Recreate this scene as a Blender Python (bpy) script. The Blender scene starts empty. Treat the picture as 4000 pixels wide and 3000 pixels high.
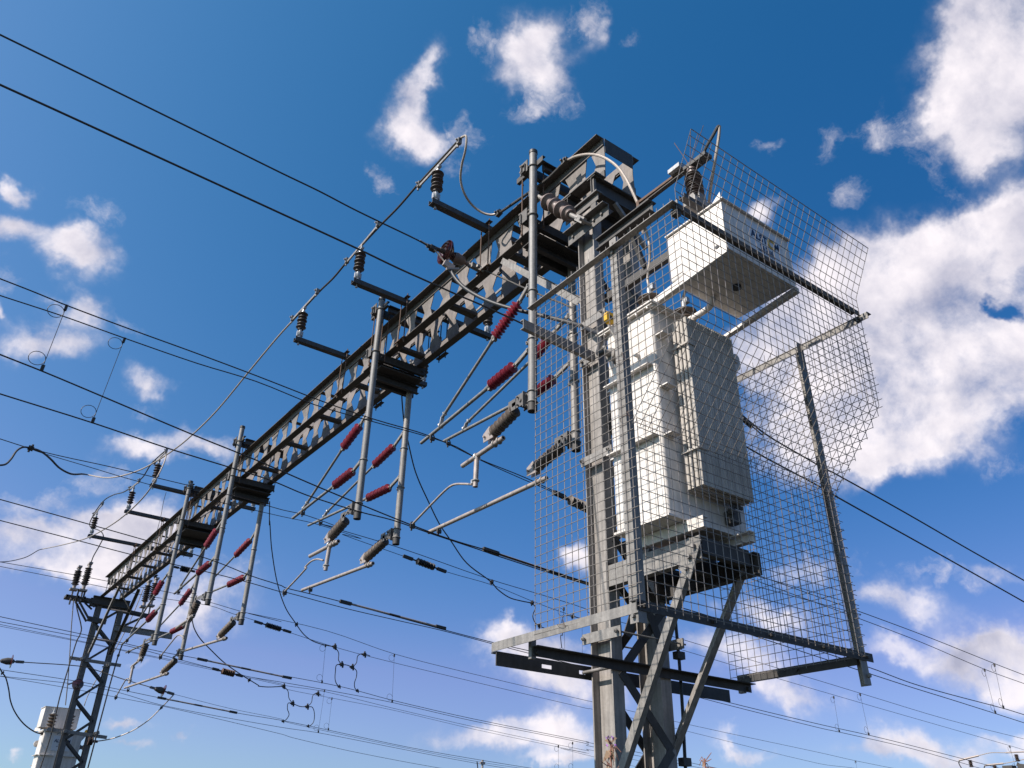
import bpy, bmesh, math, random
from mathutils import Vector as V, Matrix
random.seed(7)
sc = bpy.context.scene
# ------------------------------------------------------------------ camera, sky, sun
F = 3183.0
CAM = V((0, 0, 1.7))
RW = Matrix(((0.8026, -0.3046, -0.5130), (-0.5964, -0.3877, -0.7028), (0.0152, 0.8700, -0.4928)))
ax = V(RW[0]).normalized(); ay = V(RW[1]); ay = (ay - ax*ay.dot(ax)).normalized(); az = ax.cross(ay)
RW = Matrix((ax, ay, az))
cam = bpy.data.cameras.new("camera"); cam.sensor_width = 36; cam.lens = 36*F/4000
cam.clip_start = .05; cam.clip_end = 3000
co = bpy.data.objects.new("camera", cam); sc.collection.objects.link(co)
co.matrix_world = Matrix.Translation(CAM) @ RW.to_4x4()
sc.camera = co
sc.view_settings.view_transform = 'Standard'; sc.view_settings.look = 'None'
sc.view_settings.exposure = 0.65; sc.view_settings.gamma = 1
SUN = V((-.74, .06, .67)).normalized()
SUN_STRENGTH = 5.0
SKY_STRENGTH = 0.10

def ray(p):
    return (RW @ V((p[0]-2000, -(p[1]-1500), -F))).normalized()
def at(p, x=None, y=None, z=None, t=None):
    d = ray(p)
    if x is not None: s = (x-CAM.x)/d.x
    elif y is not None: s = (y-CAM.y)/d.y
    elif z is not None: s = (z-CAM.z)/d.z
    else: s = t
    return CAM + d*s

def build_world():
    w = bpy.data.worlds.new("World"); sc.world = w; w.use_nodes = True
    nt = w.node_tree; N = nt.nodes; L = nt.links; N.clear()
    def nd(t, **k):
        n = N.new(t)
        for a, b in k.items(): setattr(n, a, b)
        return n
    def put(sock, v):
        if hasattr(v, 'is_linked') or isinstance(v, bpy.types.NodeSocket): L.new(v, sock)
        else: sock.default_value = v
    def m(op, a, b=0.0, c=0.0, clamp=False):
        n = nd('ShaderNodeMath', operation=op); n.use_clamp = clamp
        for i, v in enumerate((a, b, c)): put(n.inputs[i], v)
        return n.outputs[0]
    def vm(op, a, b=None):
        n = nd('ShaderNodeVectorMath', operation=op); put(n.inputs[0], a)
        if b is not None: put(n.inputs[1], b)
        return n
    def sstep(v, a, b):
        n = nd('ShaderNodeMapRange', interpolation_type='SMOOTHSTEP'); put(n.inputs[0], v)
        n.inputs[1].default_value = a; n.inputs[2].default_value = b
        return n.outputs[0]
    def mix(f, a, b):
        n = nd('ShaderNodeMix', data_type='RGBA'); put(n.inputs[0], f); put(n.inputs[6], a); put(n.inputs[7], b)
        return n.outputs[2]
    tc = nd('ShaderNodeTexCoord').outputs['Generated']
    d = vm('NORMALIZE', tc).outputs[0]
    sky = nd('ShaderNodeTexSky', sky_type='NISHITA'); sky.sun_disc = False
    sky.sun_elevation = math.asin(SUN.z); sky.sun_rotation = math.atan2(SUN.x, SUN.y)
    sky.air_density = 1.0; sky.dust_density = 0.4; sky.ozone_density = 2.2; sky.altitude = 100
    # deeper blue with height, paler near the horizon, as a polarised clear sky
    def noise(vec, scale, det, rough, dist=0.0):
        n = nd('ShaderNodeTexNoise'); put(n.inputs['Vector'], vec); n.inputs['Scale'].default_value = scale
        n.inputs['Detail'].default_value = det; n.inputs['Roughness'].default_value = rough; n.inputs['Distortion'].default_value = dist
        return n
    wn = noise(d, 9.0, 5, .6)
    off = vm('SCALE', vm('SUBTRACT', wn.outputs['Color'], (.5, .5, .5)).outputs[0]); off.inputs['Scale'].default_value = .09
    dw = vm('ADD', d, off.outputs[0]).outputs[0]
    wn2 = noise(d, 30.0, 4, .6)
    off2 = vm('SCALE', vm('SUBTRACT', wn2.outputs['Color'], (.5, .5, .5)).outputs[0]); off2.inputs['Scale'].default_value = .028
    dw = vm('ADD', dw, off2.outputs[0]).outputs[0]
    def blob(cx, cy, rx, ry, rot, wt):
        c = ray((cx*1.80832, cy*1.80832)); k = 1.80832/F
        # directions of the picture's right and down at that place in the sky
        e = 1.0
        r_ = (ray((cx*1.80832+e, cy*1.80832))-c).normalized(); u_ = (ray((cx*1.80832, cy*1.80832+e))-c).normalized()
        sc_ = (ray((cx*1.80832+100, cy*1.80832))-c).length/100*1.80832
        a = math.radians(rot)
        rx *= 1.14; ry *= 1.14
        e1 = (r_*math.cos(a)+u_*math.sin(a))/(rx*sc_); e2 = (u_*math.cos(a)-r_*math.sin(a))/(ry*sc_)
        u = m('SUBTRACT', vm('DOT_PRODUCT', dw, tuple(e1)).outputs['Value'], c.dot(e1))
        v = m('SUBTRACT', vm('DOT_PRODUCT', dw, tuple(e2)).outputs['Value'], c.dot(e2))
        q = m('MULTIPLY_ADD', v, v, m('MULTIPLY', u, u))
        g = m('POWER', 2.718, m('MULTIPLY', q, -1.0))
        return m('MULTIPLY', g, wt)
    def total(bl):
        acc = None
        for b in bl:
            g = blob(*b); acc = g if acc is None else m('ADD', acc, g)
        return acc
    dens_big = total(CLOUDS)
    dens_wisp = total(WISPS)
    n1 = noise(d, 8.0, 9, .58, .15).outputs[0]
    sd = SUN*.035
    n1s = noise(vm('ADD', d, tuple(sd)).outputs[0], 8.0, 6, .55, .15).outputs[0]
    n2 = noise(dw, 26.0, 8, .62).outputs[0]
    db = m('ADD', m('MINIMUM', dens_big, .90), m('MULTIPLY', sstep(dens_big, .02, .40), m('ADD', m('MULTIPLY', m('SUBTRACT', n1, .5), 2.0), m('MULTIPLY', m('SUBTRACT', n2, .5), .62))))
    a_big = sstep(db, .06, 1.0)
    dwp = m('ADD', dens_wisp, m('MULTIPLY', sstep(dens_wisp, .02, .3), m('ADD', m('MULTIPLY', m('SUBTRACT', n2, .5), 1.5), m('MULTIPLY', m('SUBTRACT', n1, .5), .7))))
    a_w = m('MULTIPLY', sstep(dwp, .20, 1.15), .85)
    front = sstep(vm('DOT_PRODUCT', d, tuple(ray((2000, 1500)))).outputs['Value'], .1, .35)
    alpha = m('MULTIPLY', m('MAXIMUM', a_big, a_w), front)
    # light and shade of the clouds
    sh = m('ADD', m('MULTIPLY', m('SUBTRACT', n1, n1s), 3.4), .52)
    thick = sstep(db, .70, 1.35)
    lit = m('SUBTRACT', m('ADD', sh, .22), m('MULTIPLY', thick, .40), clamp=True)
    ccol = mix(lit, (.42, .43, .56, 1), (.96, .90, .94, 1))
    s3 = nd('ShaderNodeSeparateColor'); L.new(m1(nt, sky, SKY_STRENGTH), s3.inputs[0])
    c3 = nd('ShaderNodeCombineColor')
    kd = m('MINIMUM', m('MAXIMUM', vm('DOT_PRODUCT', d, tuple(SUN)).outputs['Value'], -.3), .58)   # forward scatter towards the sun
    glow = [m('POWER', 2.71828, m('MULTIPLY', kd, g)) for g in (1.72, .805, .417)]
    g_ = m('MULTIPLY', m('MULTIPLY', m('POWER', s3.outputs[1], 1.036), SKY_G), glow[1])
    L.new(m('MINIMUM', m('MULTIPLY', m('MULTIPLY', m('POWER', s3.outputs[0], SKY_RP), SKY_R), glow[0]), m('MULTIPLY', g_, .66)), c3.inputs[0]); L.new(g_, c3.inputs[1]); L.new(m('MULTIPLY', m('MULTIPLY', m('POWER', s3.outputs[2], .925), SKY_B), glow[2]), c3.inputs[2])
    base = c3.outputs[0]
    col = mix(alpha, base, ccol)
    bg = nd('ShaderNodeBackground'); L.new(col, bg.inputs[0]); bg.inputs[1].default_value = .683
    out = nd('ShaderNodeOutputWorld'); L.new(bg.outputs[0], out.inputs[0])
def m1(nt, hs, s):
    n = nt.nodes.new('ShaderNodeVectorMath'); n.operation = 'SCALE'; n.inputs['Scale'].default_value = s
    nt.links.new(hs.outputs[0], n.inputs[0]); return n.outputs[0]
SKY_RP = 2.30; SKY_R = 6.86; SKY_G = .98; SKY_B = 1.22
# clouds: place in the sky (photo pixels at 2212 wide), size, tilt, weight
CLOUDS = [(2170, 60, 120, 110, 0, 1.1), (2180, 190, 110, 110, 0, 1.1), (2100, 270, 80, 60, 0, .8), (2080, 90, 60, 90, 0, .7), (2060, 215, 45, 50, 0, .55),
 (2110, 505, 110, 70, -20, 1.1), (2210, 470, 90, 60, 0, 1), (1960, 600, 130, 85, -15, 1.1), (2080, 640, 120, 100, 0, 1), (1850, 590, 70, 55, 0, .9),
 (1900, 740, 120, 110, 0, 1.1), (2190, 800, 100, 110, 0, 1), (2040, 800, 120, 100, 0, 1), (1950, 880, 110, 70, 10, .9), (1990, 985, 110, 45, 0, .85), (1880, 1000, 60, 35, 0, .8), (2090, 900, 80, 50, 0, .6),
 (2160, 672, 34, 26, 0, -1.2), (1700, 760, 120, 120, 0, 1.0), (1750, 920, 90, 90, 0, 1.0), (1800, 690, 80, 80, 0, .9), (1640, 470, 40, 26, 0, .75), (2150, 330, 70, 30, 0, .45),
 (1150, 65, 42, 46, 0, .60), (1145, 120, 60, 48, 0, .64), (1200, 165, 54, 48, 0, .60), (1100, 180, 26, 24, 0, .45), (1285, 60, 25, 34, 0, .45),
 (925, 160, 24, 50, 15, .62), (907, 230, 40, 44, 0, .66), (875, 288, 50, 26, 0, .58), (945, 305, 42, 38, 0, .66),
 (165, 548, 56, 40, 10, .85), (30, 400, 28, 28, 0, .55), (30, 500, 42, 32, 0, .75), (95, 738, 82, 42, 0, .85), (170, 660, 36, 30, 0, .75), (318, 838, 46, 36, 20, .75), (2, 665, 14, 22, 0, .8),
 (280, 975, 52, 24, 0, .7), (430, 970, 70, 26, 5, .62), (70, 1160, 105, 42, 0, .9), (250, 1140, 90, 45, 0, .9), (110, 1225, 120, 30, 0, .8), (430, 1300, 110, 60, 0, .65), (250, 1215, 90, 42, 0, .8), (330, 1180, 60, 40, 0, .6),
 (265, 1570, 40, 12, 0, .6), (382, 1572, 24, 10, 0, .6), (285, 1614, 26, 11, 0, .6), (45, 1615, 20, 9, 0, .6),
 (1130, 1400, 120, 32, 5, .9), (1190, 1465, 130, 34, 5, .75), (1240, 1222, 30, 26, 0, .75), (1060, 1590, 110, 32, -5, .95), (1220, 1590, 80, 36, 0, .9), (1220, 1650, 90, 14, 0, .7),
 (2140, 1410, 90, 58, -12, 1.05), (2200, 1440, 60, 70, 0, .8), (1930, 1285, 90, 34, 0, .6), (1560, 1420, 150, 45, 5, .75), (1720, 1500, 90, 30, 0, .6), (1640, 1330, 100, 30, 10, .5), (2150, 1240, 60, 22, 0, .45), (2010, 1625, 120, 38, 0, .95), (1900, 1640, 80, 24, 0, .7), (2180, 1600, 60, 24, 0, .7), (1600, 1615, 60, 14, 0, .6), (1930, 1400, 70, 26, 0, .4)]
WISPS = [(2010, 300, 90, 80, 30, .55), (1900, 260, 50, 40, 0, .45), (1790, 300, 40, 40, -40, .5), (1660, 330, 30, 20, 0, .4), (1830, 430, 40, 35, -40, .6), (2060, 60, 60, 120, 0, .5), (2060, 420, 80, 40, 0, .4),
 (1250, 30, 50, 50, 0, .6), (1050, 110, 60, 40, 0, .5), (1190, 215, 70, 40, 20, .6), (1000, 300, 60, 60, 0, .45), (830, 390, 40, 30, 30, .6), (980, 380, 30, 30, 0, .3), (1370, 80, 30, 20, 0, .4), (1140, 250, 40, 20, 0, .4),
 (180, 470, 60, 40, 0, .45), (30, 600, 60, 40, 0, .4), (250, 700, 70, 30, 30, .35), (300, 905, 60, 30, 0, .3), (210, 1040, 90, 40, 0, .45), (500, 1260, 70, 60, 0, .5), (100, 1100, 90, 30, 0, .5), (2120, 1010, 90, 40, 0, .5), (1800, 1210, 80, 40, 0, .4), (2050, 1240, 100, 30, 0, .45), (430, 1410, 60, 20, 0, .35), (300, 1440, 60, 14, 0, .3), (1700, 1250, 80, 30, 0, .4), (2190, 600, 30, 20, 0, .3)]
build_world()
sl = bpy.data.lights.new("sun", 'SUN'); sl.energy = SUN_STRENGTH; sl.angle = math.radians(.53); sl.color = (1, .93, .845)
so = bpy.data.objects.new("sun", sl); sc.collection.objects.link(so); so.rotation_euler = SUN.to_track_quat('Z', 'Y').to_euler()
so.location = (0, 0, 30)

# ------------------------------------------------------------------ helpers
WO = {}
def link(o): sc.collection.objects.link(o)
def tag(o, label, cat, group=None):
    o['label'] = label; o['category'] = cat
    if group: o['group'] = group
    return o
def thing(name, label, cat, loc, group=None):
    o = bpy.data.objects.new(name, None); link(o); o.location = V(loc); o.empty_display_size = .2
    WO[o] = V(loc); return tag(o, label, cat, group)

class MB:
    def __init__(s): s.v = []; s.f = []; s.sm = []
    def add(s, vs, fs, smooth=False):
        b = len(s.v); s.v += [tuple(p) for p in vs]; s.f += [tuple(i+b for i in f) for f in fs]; s.sm += [smooth]*len(fs); return s
    def box(s, c, size, ex=None, ey=None, ez=None):
        c = V(c); ex = V(ex or (1, 0, 0)).normalized(); ey = V(ey or (0, 1, 0)).normalized(); ez = V(ez).normalized() if ez else ex.cross(ey)
        h = [x/2 for x in size]
        vs = [c+ex*(h[0]*i)+ey*(h[1]*j)+ez*(h[2]*k) for k in (-1, 1) for j in (-1, 1) for i in (-1, 1)]
        return s.add(vs, [(0, 2, 3, 1), (4, 5, 7, 6), (0, 1, 5, 4), (2, 6, 7, 3), (0, 4, 6, 2), (1, 3, 7, 5)])
    def mm(s, a, b):
        a = V(a); b = V(b); return s.box((a+b)/2, [abs(b[i]-a[i]) for i in range(3)])
    def ext(s, p0, p1, prof, u, v=None):
        """a 2-D outline (in axes u, v) swept from p0 to p1"""
        p0 = V(p0); p1 = V(p1); d = (p1-p0).normalized(); u = V(u); u = (u-d*u.dot(d)).normalized()
        if v is None: v = d.cross(u)
        else: v = V(v); v = (v-d*v.dot(d)); v = (v-u*v.dot(u)).normalized()
        if d.dot(u.cross(v)) < 0: prof = prof[::-1]
        n = len(prof)
        vs = [p0+u*a+v*b for a, b in prof]+[p1+u*a+v*b for a, b in prof]
        fs = [tuple(range(n))[::-1], tuple(range(n, 2*n))]+[(i, (i+1) % n, (i+1) % n+n, i+n) for i in range(n)]
        return s.add(vs, fs)
    def bar(s, p0, p1, w, h, u=(0, 0, 1)):
        return s.ext(p0, p1, [(-h/2, -w/2), (h/2, -w/2), (h/2, w/2), (-h/2, w/2)], u)
    def angle(s, p0, p1, a, b, t, u, v):
        return s.ext(p0, p1, [(0, 0), (a, 0), (a, t), (t, t), (t, b), (0, b)], u, v)
    def chan(s, p0, p1, h, w, t, u, v):
        """channel: web along u (height h, centred), flanges reaching along v"""
        return s.ext(p0, p1, [(-h/2, 0), (h/2, 0), (h/2, w), (h/2-t, w), (h/2-t, t), (-h/2+t, t), (-h/2+t, w), (-h/2, w)], u, v)
    def ibeam(s, p0, p1, h, w, tf, tw, u, v):
        a = h/2; b = w/2; c = tw/2
        return s.ext(p0, p1, [(-a, -b), (-a+tf, -b), (-a+tf, -c), (a-tf, -c), (a-tf, -b), (a, -b), (a, b), (a-tf, b), (a-tf, c), (-a+tf, c), (-a+tf, b), (-a, b)], u, v)
    def pipe(s, pts, r, n=8, cap=True, sub=0):
        pts = [V(p) for p in pts]
        if sub and len(pts) > 2: pts = spline(pts, sub)
        rs = r if isinstance(r, (list, tuple)) else [r]*len(pts)
        d = (pts[1]-pts[0]).normalized(); u = d.orthogonal().normalized(); vs = []
        for i, p in enumerate(pts):
            dd = ((pts[min(i+1, len(pts)-1)]-pts[max(i-1, 0)])).normalized()
            u = (u-dd*u.dot(dd)).normalized(); w = dd.cross(u)
            for k in range(n):
                a = 2*math.pi*k/n; vs.append(p+(u*math.cos(a)+w*math.sin(a))*rs[i])
        fs = []
        for i in range(len(pts)-1):
            for k in range(n):
                k2 = (k+1) % n; fs.append((i*n+k, i*n+k2, (i+1)*n+k2, (i+1)*n+k))
        s.add(vs, fs, True)
        if cap:
            b = len(s.v)-len(vs); m_ = len(pts)-1
            s.f += [tuple(b+k for k in range(n))[::-1], tuple(b+m_*n+k for k in range(n))]; s.sm += [False, False]
        return s
    def lathe(s, p0, axis, prof, n=18):
        """prof: (distance along the axis, radius)"""
        p0 = V(p0); axis = V(axis).normalized()
        u = axis.orthogonal().normalized(); w = axis.cross(u); vs = []
        for h, r in prof:
            for k in range(n):
                a = 2*math.pi*k/n; vs.append(p0+axis*h+(u*math.cos(a)+w*math.sin(a))*max(r, 1e-4))
        fs = [(i*n+k, i*n+(k+1) % n, (i+1)*n+(k+1) % n, (i+1)*n+k) for i in range(len(prof)-1) for k in range(n)]
        return s.add(vs, fs, True)
    def tube(s, p0, p1, r, n=12): return s.pipe([p0, p1], r, n)
    def bolt(s, p, d, r=.012, h=.014, tail=.0):
        d = V(d).normalized(); s.lathe(p, d, [(-tail, 0), (-tail, r*.5), (0, r*.5), (0, r), (h, r), (h, 0)], 6); return s
    def sheds(s, p0, p1, R, r, n, tip=.25, segs=18):
        p0 = V(p0); p1 = V(p1); L = (p1-p0).length; q = L/n; pr = [(0, 0), (0, r)]
        for i in range(n):
            a = i*q; rr = R*(1-.10*(i % 2))
            pr += [(a+q*.25, r), (a+q*.50, r+(rr-r)*.55), (a+q*.66, rr), (a+q*.76, rr), (a+q*.84, r+(rr-r)*.4), (a+q*.97, r)]
        pr += [(L, r), (L, 0)]
        return s.lathe(p0, p1-p0, pr, segs)
    def plate(s, poly, nrm, t):
        nrm = V(nrm).normalized(); poly = [V(p) for p in poly]; n = len(poly)
        vs = [p-nrm*t/2 for p in poly]+[p+nrm*t/2 for p in poly]
        a = sum(((poly[i]-poly[0]).cross(poly[i+1]-poly[0]) for i in range(1, n-1)), V((0, 0, 0)))
        fs = [tuple(range(n))[::-1], tuple(range(n, 2*n))]+[(i, (i+1) % n, (i+1) % n+n, i+n) for i in range(n)]
        if a.dot(nrm) < 0: fs = [f[::-1] for f in fs]
        return s.add(vs, fs)
    def ring(s, c, axis, R, r, n=20):
        c = V(c); axis = V(axis).normalized(); u = axis.orthogonal().normalized(); w = axis.cross(u)
        pts = [c+(u*math.cos(2*math.pi*k/n)+w*math.sin(2*math.pi*k/n))*R for k in range(n+1)]
        return s.pipe(pts, r, 6, cap=False)
    def build(s, name, mat, parent=None, origin=None):
        me = bpy.data.meshes.new(name)
        if parent is not None: og = WO[parent]
        elif origin is not None: og = V(origin)
        else:
            c = [sum(p[i] for p in s.v)/len(s.v) for i in range(3)]; og = V(c)
        me.from_pydata([(p[0]-og.x, p[1]-og.y, p[2]-og.z) for p in s.v], [], s.f)
        me.polygons.foreach_set('use_smooth', s.sm); me.update()
        try: me.set_sharp_from_angle(angle=math.radians(38))
        except Exception: pass
        o = bpy.data.objects.new(name, me); link(o); me.materials.append(mat); WO[o] = og
        if parent is not None: o.parent = parent
        else: o.location = og
        return o
def spline(P, n):
    out = []
    for i in range(len(P)-1):
        a = P[max(i-1, 0)]; b = P[i]; c = P[i+1]; d = P[min(i+2, len(P)-1)]
        if i == 0: a = b*2-c
        if i+2 >= len(P): d = c*2-b
        # centripetal-like damping of tangents by segment length
        lb = (c-b).length; la = max((b-a).length, 1e-5); lc = max((d-c).length, 1e-5)
        t1 = (c-a)*(lb/(la+lb)); t2 = (d-b)*(lb/(lb+lc))
        for k in range(n):
            t = k/n; t_2 = t*t; t_3 = t_2*t
            out.append(b*(2*t_3-3*t_2+1)+t1*(t_3-2*t_2+t)+c*(-2*t_3+3*t_2)+t2*(t_3-t_2))
    out.append(P[-1]); return out

# ------------------------------------------------------------------ materials
def mat(name, col, rough=.6, metal=0.0, var=.25, scale=14, bump=.0, streak=0.0, dirt=None, dirt_amt=.0, spec=.5, spangle=0.0):
    m = bpy.data.materials.new(name); m.use_nodes = True; nt = m.node_tree; N = nt.nodes; L = nt.links
    b = N['Principled BSDF']; tc = N.new('ShaderNodeTexCoord')
    mp = N.new('ShaderNodeMapping'); L.new(tc.outputs['Object'], mp.inputs[0])
    n = N.new('ShaderNodeTexNoise'); n.inputs['Scale'].default_value = scale; n.inputs['Detail'].default_value = 7; n.inputs['Roughness'].default_value = .62
    L.new(mp.outputs[0], n.inputs['Vector'])
    r = N.new('ShaderNodeMapRange'); r.inputs[1].default_value = .28; r.inputs[2].default_value = .72; r.inputs[3].default_value = 1-var; r.inputs[4].default_value = 1+var
    L.new(n.outputs[0], r.inputs[0])
    fac = r.outputs[0]
    if streak:
        mp2 = N.new('ShaderNodeMapping'); mp2.inputs['Scale'].default_value = (26, 26, 1.6); L.new(tc.outputs['Object'], mp2.inputs[0])
        n2 = N.new('ShaderNodeTexNoise'); n2.inputs['Scale'].default_value = 1; n2.inputs['Detail'].default_value = 5; L.new(mp2.outputs[0], n2.inputs['Vector'])
        r2 = N.new('ShaderNodeMapRange'); r2.inputs[1].default_value = .35; r2.inputs[2].default_value = .65; r2.inputs[3].default_value = 1-streak; r2.inputs[4].default_value = 1+streak*.4
        L.new(n2.outputs[0], r2.inputs[0])
        mu = N.new('ShaderNodeMath'); mu.operation = 'MULTIPLY'; L.new(fac, mu.inputs[0]); L.new(r2.outputs[0], mu.inputs[1]); fac = mu.outputs[0]
    if spangle:
        vo = N.new('ShaderNodeTexVoronoi'); vo.inputs['Scale'].default_value = 55; L.new(mp.outputs[0], vo.inputs['Vector'])
        bw = N.new('ShaderNodeRGBToBW'); L.new(vo.outputs['Color'], bw.inputs[0])
        r3 = N.new('ShaderNodeMapRange'); r3.inputs[3].default_value = 1-spangle; r3.inputs[4].default_value = 1+spangle; L.new(bw.outputs[0], r3.inputs[0])
        mu = N.new('ShaderNodeMath'); mu.operation = 'MULTIPLY'; L.new(fac, mu.inputs[0]); L.new(r3.outputs[0], mu.inputs[1]); fac = mu.outputs[0]
    sc_ = N.new('ShaderNodeVectorMath'); sc_.operation = 'SCALE'; sc_.inputs[0].default_value = col; L.new(fac, sc_.inputs['Scale'])
    colo = sc_.outputs[0]
    if dirt:
        n4 = N.new('ShaderNodeTexNoise'); n4.inputs['Scale'].default_value = scale*.45; n4.inputs['Detail'].default_value = 9; n4.inputs['Roughness'].default_value = .7; L.new(mp.outputs[0], n4.inputs['Vector'])
        r4 = N.new('ShaderNodeMapRange'); r4.inputs[1].default_value = .48; r4.inputs[2].default_value = .70; r4.inputs[4].default_value = dirt_amt; L.new(n4.outputs[0], r4.inputs[0])
        mx = N.new('ShaderNodeMix'); mx.data_type = 'RGBA'; L.new(r4.outputs[0], mx.inputs[0]); L.new(colo, mx.inputs[6]); mx.inputs[7].default_value = (*dirt, 1); colo = mx.outputs[2]
    L.new(colo, b.inputs['Base Color'])
    b.inputs['Metallic'].default_value = metal
    rr = N.new('ShaderNodeMapRange'); rr.inputs[3].default_value = max(rough-.13, .05); rr.inputs[4].default_value = min(rough+.13, 1); L.new(n.outputs[0], rr.inputs[0]); L.new(rr.outputs[0], b.inputs['Roughness'])
    b.inputs['Specular IOR Level'].default_value = spec
    if bump:
        bp = N.new('ShaderNodeBump'); bp.inputs['Strength'].default_value = bump; bp.inputs['Distance'].default_value = .004; L.new(n.outputs[0], bp.inputs['Height']); L.new(bp.outputs[0], b.inputs['Normal'])
    return m
RUST = (.16, .075, .04)
M = dict(
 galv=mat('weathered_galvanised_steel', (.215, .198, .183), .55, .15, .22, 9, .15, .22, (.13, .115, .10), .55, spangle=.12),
 leg=mat('pale_galvanised_steel', (.255, .230, .212), .6, .1, .20, 7, .15, .30, (.16, .14, .125), .5, spangle=.07),
 tube=mat('galvanised_tube', (.175, .168, .163), .58, .12, .20, 11, .1, .18, (.15, .135, .12), .5, spangle=.13),
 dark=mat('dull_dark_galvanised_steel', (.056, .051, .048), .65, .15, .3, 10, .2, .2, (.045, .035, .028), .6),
 beam=mat('brown_grey_weathered_steel', (.085, .072, .063), .7, .1, .26, 6, .2, .22, (.055, .042, .034), .7, spangle=.05),
 steel=mat('medium_grey_steel', (.115, .106, .100), .65, .1, .3, 9, .2, .25, (.07, .058, .05), .6, spangle=.06),
 web=mat('grey_pressed_steel_web', (.175, .152, .138), .65, .1, .25, 6, .2, .16, (.115, .095, .082), .6, spangle=.08),
 rust=mat('rusty_steel', (.10, .055, .035), .8, .0, .4, 25, .3, .0, (.06, .05, .045), .6),
 white=mat('off_white_paint', (.62, .57, .525), .5, 0, .06, 4, .03, .16, (.34, .28, .22), .38),
 fin=mat('shade_greyed_white_paint', (.40, .36, .32), .55, 0, .12, 5, .05, .22, (.28, .25, .22), .4),  # white tank paint darkened in colour to carry the shade on the radiator
 red=mat('dark_red_silicone', (.17, .010, .022), .45, 0, .16, 20, .05, 0, (.10, .02, .025), .5),
 brown=mat('brown_porcelain', (.036, .020, .015), .55, 0, .25, 20, .05, 0, (.10, .08, .065), .5),
 dusty=mat('dusty_brown_porcelain', (.085, .062, .047), .6, 0, .25, 22, .1, 0, (.05, .035, .027), .55),
 mauve=mat('grey_brown_porcelain', (.165, .12, .105), .5, 0, .2, 18, .05, 0, (.09, .065, .055), .5),
 glaze=mat('glossy_maroon_glass', (.05, .012, .012), .15, 0, .2, 14, 0, 0, spec=.8),
 zinc=mat('bright_zinc_casting', (.36, .36, .36), .42, .35, .22, 30, .15, 0, (.3, .28, .27), .5),
 wire=mat('dark_copper_wire', (.018, .016, .016), .6, .2, .2, 30),
 cable=mat('dark_stranded_cable', (.040, .035, .032), .65, .2, .35, 60, .3),
 pale=mat('pale_stranded_aluminium_cable', (.34, .285, .24), .5, .2, .22, 40, .3),
 rubber=mat('black_rubber', (.018, .018, .020), .55, 0, .2, 20),
 alu=mat('pale_aluminium_tube', (.34, .285, .255), .45, .25, .16, 12, .1, .1, (.22, .18, .155), .5),
 yellow=mat('yellow_paint', (.62, .34, .015), .45, 0, .1, 14),
 mesh=mat('galvanised_mesh_wire', (.20, .175, .158), .5, .3, .3, 20),
 ink=mat('navy_lettering', (.012, .022, .065), .5, 0, .05, 20),
 gold=mat('ochre_lettering', (.48, .34, .10), .5, 0, .05, 20),
 plate=mat('pale_blue_grey_label', (.56, .57, .60), .4, 0, .04, 10),
 black=mat('black_plastic', (.02, .02, .022), .5, 0, .2, 20),
 stem=mat('dry_pink_stem', (.22, .10, .07), .8, 0, .25, 30),
 leaf=mat('withered_willowherb_leaf', (.27, .18, .115), .8, 0, .3, 30),
 petal=mat('violet_petal', (.42, .16, .55), .7, 0, .2, 30),
 grass=mat('rough_grass_and_ballast', (.016, .017, .010), .95, 0, .4, .8, .5, 0, (.026, .023, .020), .6),
)
# zoom windows of the photograph in which positions were read off: x, y, pixels per unit
def rg(x, y, w): return (x, y, w/2212.0)
R1 = rg(2000, 400, 1400); R2 = rg(2000, 1300, 1400); R3 = rg(1900, 1950, 1600); R4 = rg(1100, 450, 1300); R5 = rg(1000, 1300, 1300)
R6 = rg(0, 1650, 1100); R7 = rg(0, 2175, 1100); R8 = rg(900, 2000, 1400); S2 = rg(0, 1100, 1000)
Q1 = rg(2000, 500, 700); Q2 = rg(1900, 950, 700); Q3 = rg(2550, 480, 850); Q4 = rg(2350, 1000, 650); Q5 = rg(2350, 1850, 650)
Q6 = rg(1350, 1100, 700); Q7 = rg(3200, 2400, 800); Q8 = rg(200, 1950, 600); OV = rg(0, 0, 4000); PX = (0, 0, 1)
def q(r, x, y): return (r[0]+x*r[2], r[1]+y*r[2])
def qa(r_, a_, b_, **k): return at(q(r_, a_, b_), **k)
X_ = V((1, 0, 0)); Y_ = V((0, 1, 0)); Z_ = V((0, 0, 1))

# ------------------------------------------------------------------ ground
def ground():
    g = MB(); n = 40; S = 700.0; vs = []; fs = []
    for j in range(n+1):
        for i in range(n+1):
            x = (i/n-.5)*2; y = (j/n-.5)*2; x = math.copysign(abs(x)**2.2, x)*S; y = math.copysign(abs(y)**2.2, y)*S
            vs.append((x, y, .25*math.sin(x*.31)*math.cos(y*.23) if math.hypot(x, y) > 6 else .0))
    for j in range(n):
        for i in range(n):
            a = j*(n+1)+i; fs.append((a, a+1, a+n+2, a+n+1))
    g.add(vs, fs, True); o = g.build('ground', M['grass'], origin=(0, 0, 0)); o['kind'] = 'structure'
ground()

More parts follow.
